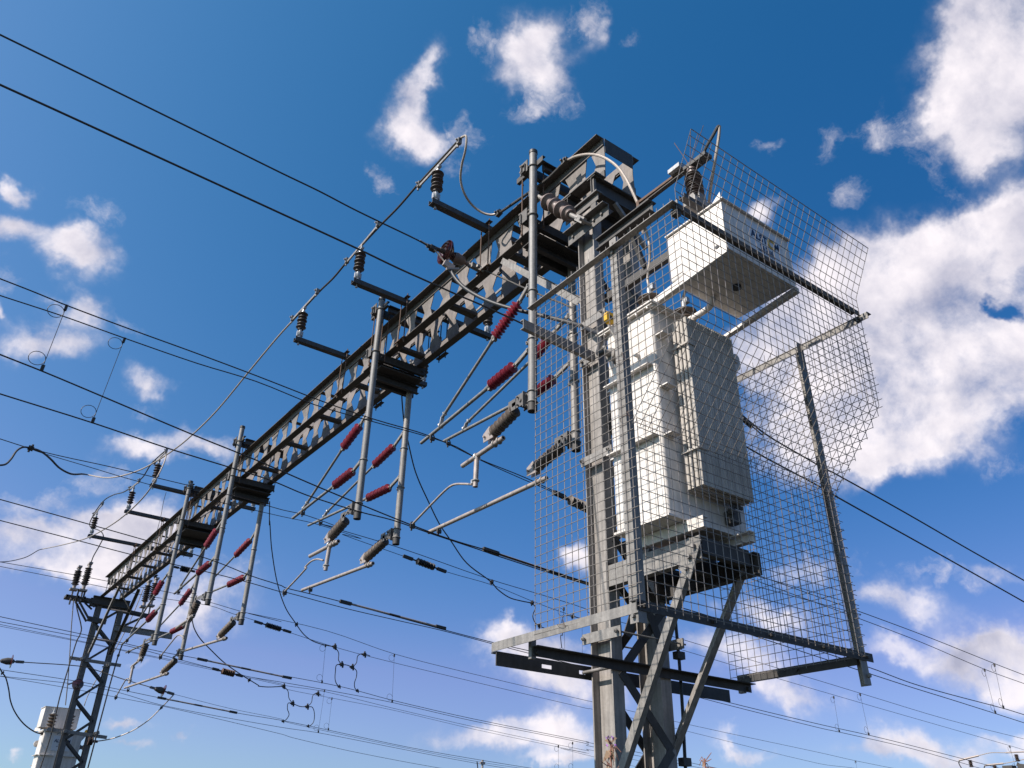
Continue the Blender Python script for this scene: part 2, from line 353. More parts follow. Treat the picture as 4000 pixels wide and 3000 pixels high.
# ------------------------------------------------------------------ near mast
LEGY0, LEGY1 = 5.60, 5.85
def near_mast():
    t = thing('lattice_mast', 'pale galvanised twin-leg mast carrying the near beam end, beside the caged white transformer', 'mast', (5.6, 5.72, 0))
    for x0 in (5.24, 5.85):
        b = MB(); b.ext((x0, 5.72, 0), (x0, 5.72, 8.62), [(-.14, 0), (-.125, 0), (-.125, .078), (.125, .078), (.125, 0), (.14, 0), (.14, .135), (.125, .135), (.125, .090), (-.125, .090), (-.125, .135), (-.14, .135)], (0, 1, 0), (1, 0, 0))
        b.build('leg', M['leg'], t)
    # zig-zag lacing on both faces
    for yf, sgn in ((5.571, 1), (5.869, -1)):
        z = .6; i = 0
        while z < 8.2:
            a = (5.34, z) if i % 2 == 0 else (5.92, z); b_ = (5.92, z+.62) if i % 2 == 0 else (5.34, z+.62)
            b = MB(); b.bar((a[0], yf+.004*(i % 2), a[1]), (b_[0], yf+.004*(i % 2), b_[1]), .012, .085, (0, 0, 1)); b.build('lacing_bar', M['dark'], t)
            z += .62; i += 1
    # clamp bars around the legs with through rods
    for z, y0, y1 in ((3.40, 5.43, 5.95), (5.20, 5.43, 5.90), (6.40, 5.44, 5.86), (6.88, 5.43, 5.84)):
        b = MB(); b.box((5.226, (y0+y1)/2, z), (.016, y1-y0, .095))
        for y in (y0+.035, y1-.035):
            b.tube((5.17, y, z), (6.10, y, z), .009, 8); b.bolt((5.205, y, z), (-1, 0, 0), .02, .022)
        b.box((6.035, (y0+y1)/2, z), (.016, y1-y0, .095)); b.build('clamp_bar', M['galv'], t)
    # crosshead on the leg tops: two stacked I-beams along X and stub bearers along Y
    b = MB()
    b.ibeam((5.16, 5.5, 8.76), (6.08, 5.5, 8.76), .27, .14, .016, .010, Z_, Y_)
    b.ibeam((5.16, 5.95, 8.76), (6.08, 5.95, 8.76), .27, .14, .016, .010, Z_, Y_)
    b.build('crosshead_beam', M['dark'], t)
    for x in (5.20, 6.0):
        b = MB()
        b.mm((x-.05, 5.40, 8.60), (x+.05, 6.05, 8.622)); b.mm((x-.05, 5.40, 8.898), (x+.05, 6.05, 8.918))
        b.mm((x-.006, 5.42, 8.50), (x+.006, 6.03, 8.61)); b.mm((x-.02, 5.47, 8.615), (x+.02, 5.53, 8.905)); b.build('bearer_plate', M['steel'], t)
    b = MB()
    b.angle((5.20, 5.25, 8.30), (5.20, 5.98, 8.30), .17, .10, .012, (0, 0, -1), (-1, 0, 0))
    for y in (5.36, 5.5, 5.88): b.bolt((5.195, y, 8.21), (-1, 0, 0), .018, .03)
    b.mm((5.196, 5.47, 8.34), (5.222, 5.56, 8.52)); b.build('anchor_angle', M['steel'], t)
    b = MB(); b.bar((5.5, 5.45, 8.62), (6.0, 5.45, 8.15), .05, .05); b.build('brace', M['galv'], t)
    for dx, vx in ((0, 1), (.62, -1)):
        b = MB(); b.angle((5.22+dx, 7.42, 8.87), (5.25+dx, 5.86, 7.30), .085, .07, .009, (0, .6, -.8), (vx, 0, 0)); b.build('knee_brace', M['galv'], t)
near_mast()

# ------------------------------------------------------------------ gantry beam
BY0, BY1 = 5.40, 30.8; ZB, ZT = 8.90, 9.575; XF, XR = 5.32, 5.82
def portal_beam():
    t = thing('gantry_beam', 'long brown-grey steel gantry beam with hexagonal openings, spanning the tracks to the far mast', 'gantry beam', (5.57, 5.4, ZB))
    P = .53; hw0 = .20; hw1 = .088; zb = ZB+.10; zt = ZT-.10; zm = (ZB+ZT)/2; th = .010
    for xw, sg in ((XF, 1), (XR, -1)):
        b = MB(); n = int((BY1-BY0)/P)+1; y0 = 5.951-P
        dz = .030*sg
        b.plate([(xw, BY0, ZB), (xw, BY1, ZB), (xw, BY1, zb), (xw, BY0, zb)], X_, th)
        b.plate([(xw, BY0, zt), (xw, BY1, zt), (xw, BY1, ZT), (xw, BY0, ZT)], X_, th)
        for k in range(n+2):
            yc = y0+k*P
            w0, w1 = (.225, .150) if yc < 8.3 else (hw0, hw1)      # stiffer, smaller openings next to the mast
            lo0 = max(yc-w0, BY0); hi0 = min(yc+w0, BY1); lo1 = max(yc-w1, BY0); hi1 = min(yc+w1, BY1)
            if hi1 <= lo1 or hi0 <= lo0: continue
            d = dz*(1 if k % 2 else .35)
            for za, zc in ((zb, zm), (zt, zm)):
                b.plate([(xw, lo0, za), (xw, hi0, za), (xw+d, hi1, zc), (xw+d, lo1, zc)], X_, th)
        b.build('side_web', M['web'], t)
        for z, s2 in ((ZT, -1), (ZB, 1)):
            c = MB(); o = -1 if sg > 0 else 1
            xo = xw+o*.0075
            c.angle((xo, BY0, z), (xo, BY1, z), .125, .118, .012, (0, 0, s2), (o, 0, 0)); c.build('chord_angle', M['beam'], t)
    # cross battens
    ys = [7.4]; 
    while ys[-1] < 29.5: ys.append(ys[-1]+1.58)
    for y in ys:
        b = MB(); b.chan((5.335, y, ZB+.045), (5.805, y, ZB+.045), .13, .05, .008, Y_, Z_); b.build('bottom_batten', M['beam'], t)
        b = MB(); b.mm((5.33, y-.06, ZT-.10), (5.81, y+.06, ZT-.09)); b.build('top_batten', M['beam'], t)
        b = MB(); b.bar((5.335, y+.2, ZB+.02), (5.805, y+.95, ZT-.05), .010, .06, Z_); b.build('sway_brace', M['beam'], t)
    b = MB(); b.mm((5.33, BY0-.008, ZT-.24), (5.81, BY0, ZT)); b.build('end_plate', M['dark'], t)
    b = MB(); b.mm((5.33, BY1, ZT-.24), (5.81, BY1+.008, ZT)); b.build('end_plate', M['dark'], t)
portal_beam()

# ------------------------------------------------------------------ bracket arms with post insulators and busbar holders
ARMS = [(7.82, 'nearest the crosshead'), (10.20, ''), (12.43, ''), (21.55, ''), (24.00, ''), (26.95, '')]
ALAB = ['bracket arm nearest the mast head, its insulator top clear of every wire', 'second bracket arm from the mast head, its insulator crossed by a thick cable',
 'third bracket arm from the mast head, just above the second pair of drop tubes', 'fourth bracket arm from the near mast head, first of the far trio',
 'fifth bracket arm from the near mast head, the middle one of the far trio', 'last bracket arm before the far mast, with a looped cable round its insulator']
def post_insulator(t, x, y, z, first):
    b = MB(); b.lathe((x, y, z), Z_, [(0, .0), (0, .05), (.02, .05), (.03, .03), (.05, .028), (.07, .045), (.14, .05), (.15, .03), (.2, .03), (.2, 0)], 14)
    b.box((x+.045, y, z+.1), (.02, .05, .1)); b.box((x-.045, y, z+.1), (.02, .05, .1)); b.tube((x, y, z-.13), (x, y, z), .012, 8); b.bolt((x, y, z-.115), (0, 0, -1), .022, .02)
    b.build('insulator_base', M['zinc'], t)
    b = MB(); b.sheds((x, y, z+.19), (x, y, z+.55), .092, .055, 5); b.build('insulator', M['brown'], t)
    b = MB(); b.lathe((x, y, z+.545), Z_, [(0, 0), (0, .04), (.05, .04), (.05, .025), (.10, .022), (.10, 0)], 12); b.box((x, y, z+.655), (.05, .12, .03)); b.build('insulator_cap', M['zinc'], t)
for i, (y, _) in enumerate(ARMS):
    t = thing('bracket_arm', ALAB[i], 'bracket arm', (5.57, y, 9.6), 'bracket arms across the gantry beam')
    b = MB(); zo = .085 if i > 2 else 0; xa = (4.22, 4.20, 4.17, 4.12, 4.10, 3.77)[i]
    b.chan((xa, y, 9.600+zo), (6.95, y, 9.600+zo), .105, .085, .008, Y_, (0, 0, 1)); b.build('arm', M['dark'], t)
    for x in (5.17, 5.975):
        b = MB()
        for dy in (-.10, .10):
            b.tube((x, y+dy, ZB-.10), (x, y+dy, 9.76), .010, 8); b.bolt((x, y+dy, 9.70), Z_, .02, .025); b.bolt((x, y+dy, ZB-.03), (0, 0, -1), .02, .025)
        b.mm((x-.035, y-.14, 9.69), (x+.035, y+.14, 9.70)); b.mm((x-.035, y-.15, ZB-.03), (x+.035, y+.15, ZB-.015)); b.build('hook_bolt', M['rust'] if x < 5.5 else M['dark'], t)
    post_insulator(t, xa+.08, y, 9.68+zo, True); post_insulator(t, 6.88, y, 9.68+zo, False)
    for x in (xa+.08, 6.88):
        b = MB(); za, zb_ = ((10.385, 10.385), (10.47, 10.40), (10.385, 10.385), (10.50, 10.56), (10.46, 10.58), (10.58, 10.56))[i]
        b.bar((x, y-.56, za), (x, y+.56, zb_), .022, .045); b.tube((x, y, 10.3), (x, y, (za+zb_)/2), .018, 8)
        for dy, zc in ((-.55, za), (.55, zb_)):
            b.box((x, y+dy, zc+.035), (.06, .05, .10)); b.bolt((x-.03, y+dy, zc+.045), (-1, 0, 0), .016, .03); b.bolt((x-.0, y+dy+.03, zc-.015), (0, 0, -1), .016, .04)
        b.build('busbar_holder', M['galv'], t)

def cable(name, label, pts, r, mt, n=8, sub=6, cat='cable', group=None, ends=None):
    b = MB(); b.pipe(pts, r, n, True, sub); o = b.build(name, M[mt]); tag(o, label, cat, group); return o
# busbar cable over the first three arms, then slack to the left
bz = 10.455
near_bus = [V((4.30, 7.22, bz)), V((4.30, 8.40, bz)), V((4.30, 9.0, bz-.03)), V((4.30, 9.65, bz)), V((4.30, 10.75, bz)), V((4.30, 11.3, bz-.04)), V((4.30, 11.88, bz)), V((4.30, 12.98, bz))]
cable('busbar_cable', 'dark stranded busbar cable running over the three nearest bracket arm insulators', near_bus, .018, 'cable')
pts = [V((4.30, 12.98, bz))]+[at(q(OV, x, y), x=4.30-.0006*k*k) for k, (x, y) in enumerate(((600, 728), (540, 800), (470, 885), (420, 935), (375, 972)))]
pts += [qa(R6, 1150, 350, x=4.0), qa(R6, 1000, 408, x=3.7), qa(R6, 850, 435, x=3.4), qa(R6, 690, 412, x=3.1)]
yb = 13.1
pts2 = [qa(R6, 690, 412, x=3.1), qa(R6, 640, 405, y=15.0), qa(R6, 560, 405, y=14.6), qa(R6, 470, 360, y=14.2), qa(R6, 400, 290, y=13.8), qa(R6, 340, 240, y=13.4), qa(R6, 290, 215, y=13.2), qa(R6, 240, 205, y=13.1)]
cable('slack_cable', 'pale slack cable sweeping down from the third bracket arm to the dark jumper', pts, .018, 'pale')
cable('jumper_cable', 'dark jumper hanging between the long pale slack cable and a clamp on the overhead wire', pts2, .016, 'cable')
# loop down from the first arm to the chord and the tan cable along the beam
loop = [V((4.30, 7.22, bz)), qa(R4, 1226, 140, x=4.32), qa(R4, 1222, 230, x=4.36), qa(R4, 1198, 330, x=4.42), qa(R4, 1190, 430, x=4.5), qa(R4, 1215, 520, x=4.62), qa(R4, 1265, 595, x=4.8), qa(R4, 1330, 645, x=4.95), qa(R4, 1390, 662, x=5.05), qa(R4, 1445, 652, x=5.12)]
cable('pale_loop_cable', 'pale cable looping down from the first insulator to the beam edge', loop, .017, 'pale')
along = [qa(R4, 1445, 652, x=5.12), qa(R4, 1600, 545, x=5.12), qa(R4, 1760, 430, x=5.12), qa(R4, 1885, 308, x=5.12)]
cable('dark_chord_cable', 'dark cable clipped along the near top edge of the beam', along, .020, 'cable')
arc = [qa(R4, 1885, 308, x=5.12), qa(Q1, 760, 362, x=5.14), qa(Q1, 850, 336, x=5.16), qa(Q1, 960, 325, x=5.18), qa(Q1, 1080, 345, x=5.2), qa(Q1, 1190, 395, x=5.22), qa(Q1, 1300, 480, x=5.25), qa(Q1, 1390, 600, x=5.28), qa(Q1, 1460, 730, x=5.3), qa(Q1, 1520, 860, x=5.33), qa(Q1, 1570, 980, x=5.36), qa(Q1, 1600, 1120, x=5.4), qa(Q1, 1620, 1300, x=5.44)]
cable('tan_arc_cable', 'tan stranded cable arching over the near end of the beam', arc, .018, 'pale')
for i, (p, lab) in enumerate(((qa(R4, 1445, 652, x=5.12), 'small dark clamp where the pale loop cable meets the beam edge'), (qa(R4, 1885, 308, x=5.12), 'small dark clamp where the tan arching cable leaves the beam edge'))):
    b = MB(); b.box(p, (.06, .10, .07), ey=(0, .8, -.1)); b.bolt(p+V((-.03, .03, .02)), (-1, 0, 0), .016, .03); b.bolt(p+V((-.03, -.03, -.0)), (-1, 0, 0), .016, .03); tag(b.build('cable_clamp', M['dark']), lab, 'cable clamp', 'cable clamps on the beam edge')
# far trio busbar
fb = [qa(R6, 1312, 212, x=4.3), qa(R6, 1250, 265, x=4.3), qa(R6, 1185, 330, x=4.3), qa(R6, 1120, 432, x=4.3), qa(R6, 985, 540, x=4.3), qa(R6, 890, 570, x=4.3), qa(R6, 812, 618, x=4.3), qa(R6, 740, 715, x=4.28), qa(R6, 705, 790, x=4.25), qa(R6, 720, 825, x=4.2), qa(R6, 790, 855, x=4.2), qa(R6, 812, 900, x=4.2), qa(R6, 780, 970, x=4.25), qa(R6, 735, 1050, x=4.35), qa(R6, 712, 1112, x=4.5)]
cable('far_busbar_cable', 'dark cable over the far trio of bracket arms, dropping to the far mast insulators', fb, .017, 'cable')
fs_ = [qa(R6, 1312, 212, x=4.28), qa(R6, 1295, 300, x=4.2), qa(R6, 1240, 420, x=4.1), qa(R6, 1150, 560, x=4.0), qa(R6, 1000, 712, x=3.9), qa(R6, 860, 815, x=3.8), qa(R6, 690, 905, x=3.7), qa(R6, 520, 955, x=3.6), qa(R6, 335, 995, x=3.5)]
cable('slack_cable', 'pale slack cable falling from the fourth bracket arm across the far beam', fs_, .017, 'pale')
fj = [qa(R6, 335, 995, x=3.5), qa(R6, 300, 1005, x=3.3), qa(R6, 200, 1060, x=2.9), qa(R6, 90, 1088, x=2.5), qa(R6, -30, 1098, x=2.0)]
cable('jumper_cable', 'dark jumper joined to the end of the lower pale slack cable at the left edge', fj, .015, 'cable')

# ------------------------------------------------------------------ drop tubes and their brackets
STN = [dict(n='nearest the caged transformer', yf=6.45, zf=5.98, tf=9.98, yr=6.75, zr=5.86), dict(n='second along the beam', yf=10.72, zf=5.92, tf=9.92, yr=11.12, zr=5.82),
       dict(n='third along the beam', yf=17.45, zf=5.97, tf=10.08, yr=17.85, zr=5.77), dict(n='farthest along the beam', yf=21.10, zf=5.73, tf=9.90, yr=21.96, zr=5.63)]
FL = ['front drop tube nearest the caged transformer, bright and tall above the beam', 'front drop tube second along the beam, below the second bracket arm', 'front drop tube third along the beam, capped in black', 'front drop tube farthest along the beam, below the fourth bracket arm']
RL = ['rear drop tube seen behind the wire cage', 'rear brown-grey drop tube of the second pair, beside the hanging brown insulators', 'rear brown-grey drop tube of the third pair, against open sky', 'rear drop tube of the farthest pair, hidden in part by a front tube']
BL = ['dark drop tube bracket under the beam nearest the mast head', 'dark drop tube bracket of the second pair under the beam middle', 'dark drop tube bracket of the third pair, with a drooping cable at its end', 'dark drop tube bracket of the farthest pair']
for i, s in enumerate(STN):
    xf, xr = 5.0, 5.90
    t = thing('drop_tube', FL[i], 'drop tube', (xf, s['yf'], s['zf']), 'drop tubes hung from the beam')
    b = MB(); b.lathe((xf, s['yf'], s['zf']), Z_, [(0, .040), (0, .053), (s['tf']-s['zf'], .053), (s['tf']-s['zf'], .04), (.01, .04)], 22); b.build('tube', M['tube'], t)
    b = MB(); b.lathe((xf, s['yf'], s['tf']-.04), Z_, [(0, .0545), (.001, .060), (.05, .060), (.058, .05), (.058, 0)], 22); b.build('end_cap', M['rubber'], t)
    t2 = thing('drop_tube', RL[i], 'drop tube', (xr, s['yr'], s['zr']), 'drop tubes hung from the beam')
    b = MB(); b.lathe((xr, s['yr'], s['zr']), Z_, [(0, .040), (0, .053), (8.72-s['zr'], .053), (8.72-s['zr'], .04), (.01, .04)], 22); b.build('tube', M['galv'], t2)
    for tt, x, y, z in ((t, xf, s['yf'], s['zf']), (t2, xr, s['yr'], s['zr'])):
        for dz in (.10, .24, .95, 1.65):
            b = MB(); b.ring((x, y, z+dz), Z_, .058, .009, 22)
            b.box((x, y+.085, z+dz), (.03, .06, .035)); b.tube((x-.03, y+.09, z+dz), (x+.03, y+.09, z+dz), .010, 8); b.build('clamp_ring', M['galv'], tt)
        b = MB(); b.lathe((x, y, z-.012), Z_, [(0, .046), (0, .0565), (.11, .0565), (.112, .054)], 20); b.build('end_collar', M['dark'], tt)
    k = thing('tube_bracket', BL[i], 'bracket', (5.5, s['yf'], 8.85), 'drop tube brackets under the beam')
    yf, yr = s['yf'], s['yr']
    for nm, y, z, x0, x1 in (('lower_channel', yf+.10, 8.83, 4.95, 6.0), ('lower_channel', yr+.09, 8.58, 5.2, 6.02), ('lower_channel', yr-.10, 8.58, 5.2, 6.02), ('upper_channel', yf+.10, 9.70, 4.9, 6.12), ('upper_channel', yf-.10, 9.70, 5.1, 6.12)):
        b = MB(); v = Y_ if y > yf else -Y_
        if nm == 'lower_channel' and abs(z-8.58) < .01: v = Y_ if y > yr else -Y_
        b.chan((x0, y-(.035 if v.y > 0 else -.035), z), (x1, y-(.035 if v.y > 0 else -.035), z), .135, .07, .009, Z_, v)
        for x in (x0+.05, x0+.2, x1-.06): b.bolt((x, y-(.037 if v.y > 0 else -.037), z), -v, .016, .02)
        b.build(nm, M['dark'], k)
    b = MB(); b.mm((5.08, yf+.16, 8.765), (6.0, yr+.2, 8.775)); b.mm((5.15, yf+.06, 8.66), (5.96, yr+.12, 8.672)); b.build('bearing_plate', M['dark'], k)
    for x, y in ((5.16, yf+.2), (5.16, yf-.02), (5.14, yf+.42), (5.985, yf+.25), (5.985, yf+.0), (5.03, yf+.28)):
        b = MB(); b.tube((x, y, 8.70), (x, y, 9.82), .009, 8); b.bolt((x, y, 9.76), Z_, .018, .022); b.bolt((x, y, 8.74), (0, 0, -1), .018, .022); b.build('tie_rod', M['rust'] if x < 5.5 else M['dark'], k)
    for z in (8.84, 9.70):
        b = MB(); b.box((4.93, yf+.115, z+.03), (.012, .16, .20)); b.box((5.0, yf+.145, z), (.20, .012, .15))
        b.pipe([(4.94, yf+.15, z), (4.94, yf-.02, z), (5.0, yf-.066, z), (5.06, yf-.02, z), (5.06, yf+.15, z)], .009, 6, True, 4); b.bolt((4.925, yf+.16, z+.08), (-1, 0, 0), .018, .03); b.bolt((4.925, yf+.16, z-.03), (-1, 0, 0), .018, .03); b.build('saddle', M['steel'], k)
    b = MB(); b.chan((5.02, yf-.18, 9.75), (5.02, yf+.40, 9.75), .09, .05, .008, Z_, X_); b.build('cross_cleat', M['dark'], k)

# ------------------------------------------------------------------ cantilevers and registration arms
def insul(t, a, b_, mt, R, r, n, cap='zinc'):
    a = V(a); b_ = V(b_); d = (b_-a); L = d.length; d.normalize()
    b = MB(); b.sheds(a+d*L*.05, b_-d*L*.06, R, r, n); o = b.build('insulator', M[mt], t)
    b = MB(); b.tube(a-d*.005, a+d*L*.13, r*1.0, 12); b.tube(b_-d*L*.13, b_+d*.005, r*1.0, 12)
    return b.build('insulator_neck', M[mt], t)
def fitting(t, p0, p1, name='link'):
    p0 = V(p0); p1 = V(p1); d = p1-p0
    if d.length < .02: return
    b = MB(); s = d.normalized().orthogonal().normalized()
    s = X_
    b.bar(p0+s*.014, p1+s*.014, .009, .045, Z_); b.bar(p0-s*.014, p1-s*.014, .009, .045, Z_)
    m_ = (p0+p1)/2; b.box(m_, (.03, d.length*.5, .055), ey=d, ex=X_)
    for p in (p0, p1): b.tube(p-s*.032, p+s*.032, .013, 8); b.ring(p+d*.02, X_, .03, .010, 10)
    b.build(name, M['galv'], t)
def socket(t, p, d, r):
    b = MB(); d = V(d).normalized(); b.lathe(V(p)-d*.03, d, [(0, 0), (0, r*1.6), (.03, r*1.9), (.06, r*1.3), (.12, r*1.15), (.12, 0)], 14); s = d.cross(X_).normalized(); b.box(V(p)+s*r*1.6, (.05, .04, .05)); b.build('socket', M['galv'], t)
def wire_clamp(t, p):
    b = MB(); p = V(p); b.box(p+V((0, 0, -.03)), (.07, .03, .05)); b.ring(p, Y_, .03, .009, 12); b.bolt(p+V((0, .02, -.05)), (0, 0, -1), .014, .03); b.build('wire_clamp', M['dark'], t)
def cantilever(lab, X, tubey, U0, U1, UE, L0, L1, LE, mclamp, join, thick=1.0):
    P = lambda rp: qa(rp[0], rp[1], rp[2], x=X)
    u0, u1, ue, l0, l1, le, mc, jn = [P(p) for p in (U0, U1, UE, L0, L1, LE, mclamp, join)]
    t = thing('cantilever_arm', lab, 'cantilever', l0, 'cantilever arms with red insulators')
    R = .076*thick; r = .030
    for a, b_, e, rr, zt in ((u0, u1, ue, .021, .10), (l0, l1, le, .024, .05)):
        insul(t, a, b_, 'red', R, r, 11)
        b = MB(); b.tube(b_-(b_-a).normalized()*.02, e, rr, 12); b.build('tube', M['tube'], t)
        socket(t, b_, e-b_, rr)
        tp = V((X, tubey+.07, a.z+zt+.04)); fitting(t, tp, a)
    b = MB(); b.ring(jn, (le-l1), .034, .011, 14); b.bar(ue, jn, .02, .05, X_); b.ring(ue+(u1-ue).normalized()*.06, (u1-ue), .028, .009, 12); b.build('hinge_clamp', M['zinc'], t)
    wire_clamp(t, mc)
    return t
cant = [
 ('front cantilever of the nearest drop tube, its red insulators clear against the sky', 5.0, 6.46, (Q2, 410, 720), (Q2, 95, 1170), (R5, 1240, 560), (R5, 1725, 215), (R5, 1555, 355), (R5, 1098, 732), (R5, 1172, 690), (R5, 1228, 618)),
 ('rear cantilever of the nearest pair, its red insulators seen through the wire cage', 5.9, 6.75, (R5, 1955, 25), (R5, 1850, 165), (R5, 1400, 600), (R5, 1985, 300), (R5, 1850, 405), (R5, 1250, 720), (R5, 1280, 725), (R5, 1385, 640)),
 ('front cantilever of the second drop tube along the beam', 5.0, 10.72, (R5, 695, 610), (R5, 578, 765), (R5, 330, 1145), (R5, 648, 915), (R5, 522, 1015), (R5, 244, 1232), (R5, 312, 1190), (R5, 320, 1168)),
 ('rear cantilever of the second pair, between its two hanging tubes', 5.9, 11.12, (R5, 920, 750), (R5, 785, 880), (R5, 468, 1195), (R5, 893, 1025), (R5, 742, 1098), (R5, 348, 1280), (R5, 430, 1255), (R5, 455, 1222)),
 ('front cantilever of the third drop tube, its upper insulator hidden in part by the tube', 5.0, 17.45, (R6, 1705, 840), (R6, 1618, 975), (R6, 1415, 1290), (R6, 1648, 1105), (R6, 1556, 1182), (R6, 1370, 1345), (R6, 1405, 1325), (R6, 1420, 1300)),
 ('rear cantilever of the third pair, its red insulators against clear sky and cloud', 5.9, 17.85, (R6, 1970, 920), (R6, 1850, 1045), (R6, 1665, 1235), (R6, 1918, 1215), (R6, 1795, 1275), (R6, 1560, 1372), (R6, 1600, 1360), (R6, 1640, 1340)),
 ('front cantilever of the farthest drop tube', 5.0, 21.10, (R7, 1275, 190), (R7, 1218, 292), (R7, 1035, 588), (R7, 1222, 430), (R7, 1162, 497), (R7, 958, 688), (R7, 1000, 652), (R7, 1030, 610)),
 ('rear cantilever of the farthest pair, in front of the lowest grey tubes', 5.9, 21.96, (R7, 1500, 255), (R7, 1416, 372), (R7, 1250, 550), (R7, 1440, 543), (R7, 1346, 590), (R7, 990, 752), (R7, 1015, 740), (R7, 1235, 640)),
]
for c in cant: cantilever(*c)
def registration(lab, X, tubey, tubez, B0, B1, T0, T1, S0=None, S1=None, arm=None, clampp=None, k=1.0):
    P = lambda rp: qa(rp[0], rp[1], rp[2], x=X)
    b0, b1, t0, t1 = P(B0), P(B1), P(T0), P(T1)
    t = thing('registration_arm', lab, 'registration arm', b0, 'registration arms with dusty brown insulators')
    b = MB(); z = tubez+.17
    b.box((X, tubey+.085, z), (.14, .012, .20)); b.box((X-.06, tubey+.15, z+.01), (.010, .13, .16)); b.box((X+.05, tubey+.15, z+.01), (.010, .13, .16))
    for dz in (-.05, .05): b.tube((X-.10, tubey+.17, z+dz), (X+.09, tubey+.17, z+dz), .010, 8)
    b.box(b0+V((-.055, .02, .03)), (.012, .14, .14)); b.bar(b0+V((-.055, .02, .03)), V((X-.055, tubey+.15, z+.01)), .012, .05, Z_); b.tube(V((X-.08, tubey+.13, z)), V((X+.08, tubey+.13, z)), .02, 10); b.build('bracket_plate', M['steel'], t)
    d = (b1-b0).normalized(); b = MB(); b.sheds(b0+d*.02, b1-d*.01, .082*k, .056, 12, segs=20); b.build('insulator', M['dusty'], t)
    b = MB(); s = d.cross(X_).normalized(); b.lathe(b1-d*.03, d, [(0, 0), (0, .062), (.05, .062), (.05, .04), (.09, .04), (.09, 0)], 16)
    for sx in (-.035, .035):
        b.plate([b1+X_*sx+s*.10-d*.03, b1+X_*sx-s*.09-d*.0, b1+X_*sx-s*.06+d*.14, b1+X_*sx+s*.05+d*.16], X_, .010)
    b.tube(b1+d*.11-X_*.07, b1+d*.11+X_*.07, .014, 8); b.build('clevis', M['alu'], t)
    e = (t1-t0).normalized(); b = MB(); b.lathe(t0, e, [(0, .018), (0, .031), ((t1-t0).length, .029), ((t1-t0).length, .02)], 14); b.build('tube', M['alu'], t)
    b = MB(); b.ring(t0+e*.09, e, .036, .012, 14); b.ring(t0+e*.18, e, .036, .012, 14); b.build('tube_ring', M['galv'], t)
    if S0:
        s0, s1 = P(S0), P(S1); b = MB(); e2 = (s1-s0).normalized(); b.lathe(s0-e2*.02, e2, [(0, 0), (0, .032), ((s1-s0).length, .032), ((s1-s0).length+.001, .022), ((s1-s0).length-.02, .02)], 16); b.build('drop_stub', M['alu'], t)
        b = MB(); b.ring(s0, e, .040, .014, 14); b.ring(s1-e2*.10, e2, .038, .011, 14); b.box(s1-e2*.10+V((0, .05, 0)), (.05, .04, .05)); b.build('stub_ring', M['zinc'], t)
    if arm:
        pp = [P(a) for a in arm]; b = MB(); b.pipe(pp, .0145, 10, True, 4); b.build('steady_arm', M['alu'] if k >= 1 else M['tube'], t)
        wire_clamp(t, pp[-1])
    if clampp: wire_clamp(t, P(clampp))
regs = [
 ('front registration arm below the nearest drop tube, with vertical stub and bent steady arm', 5.0, 6.46, 5.98, (R5, 1735, 505), (R5, 1575, 665), (R5, 1645, 698), (R5, 1372, 885), (R5, 1468, 825), (R5, 1457, 1035), [(R5, 1440, 1008), (R5, 1385, 1005), (R5, 1320, 1008), (R5, 1275, 1032), (R5, 1190, 1115), (R5, 1040, 1272)]),
 ('longest pale registration arm, reaching left from behind the cage edge', 5.9, 6.75, 5.86, (R5, 2040, 745), (R5, 1862, 895), (R5, 1932, 965), (R5, 1148, 1326), None, None, None, (R5, 1217, 1308)),
 ('front registration arm below the second drop tube, with a short vertical stub', 5.0, 10.72, 5.92, (R5, 600, 1240), (R5, 500, 1352), (R5, 548, 1385), (R5, 358, 1485), (R5, 490, 1412), (R5, 460, 1588), [(R5, 447, 1512), (R5, 405, 1505), (R5, 365, 1520), (R5, 325, 1560), (R8, 470, 345), (R8, 336, 490)]),
 ('rear registration arm of the second pair, ending above the pale splice rod', 5.9, 11.12, 5.82, (R5, 866, 1375), (R5, 735, 1495), (R5, 778, 1532), (R8, 443, 482), None, None, None, (R8, 495, 472)),
 ('front registration arm below the third drop tube, its stub overlapping a darker tube', 5.0, 17.45, 5.97, (R7, 1555, 345), (R7, 1505, 455), (R7, 1525, 460), (R7, 1385, 560), (R7, 1478, 505), (R7, 1440, 655), [(R7, 1436, 635), (R7, 1420, 618), (R7, 1395, 618), (R7, 1360, 655), (R7, 1262, 780)]),
 ('rear registration arm of the third pair, pale tube crossing the open sky', 5.9, 17.85, 5.77, (R7, 1835, 510), (R7, 1735, 612), (R7, 1780, 638), (R7, 1398, 752), None, None, None, (R7, 1430, 755)),
 ('front registration arm below the farthest drop tube, beside the far lattice mast', 5.0, 21.10, 5.73, (R7, 1150, 680), (R7, 1112, 780), (R7, 1122, 790), (R7, 1035, 862), (R7, 1042, 868), (R7, 1015, 1000), [(R7, 1010, 958), (R7, 998, 958), (R7, 985, 970), (R7, 912, 1098)]),
 ('rear registration arm of the farthest pair, the lowest pale tube near the far mast', 5.9, 21.96, 5.63, (R7, 1378, 812), (R7, 1285, 900), (R7, 1320, 915), (R7, 980, 1030), None, None, None, (R7, 1008, 1040)),
]
for r in regs: registration(*r)

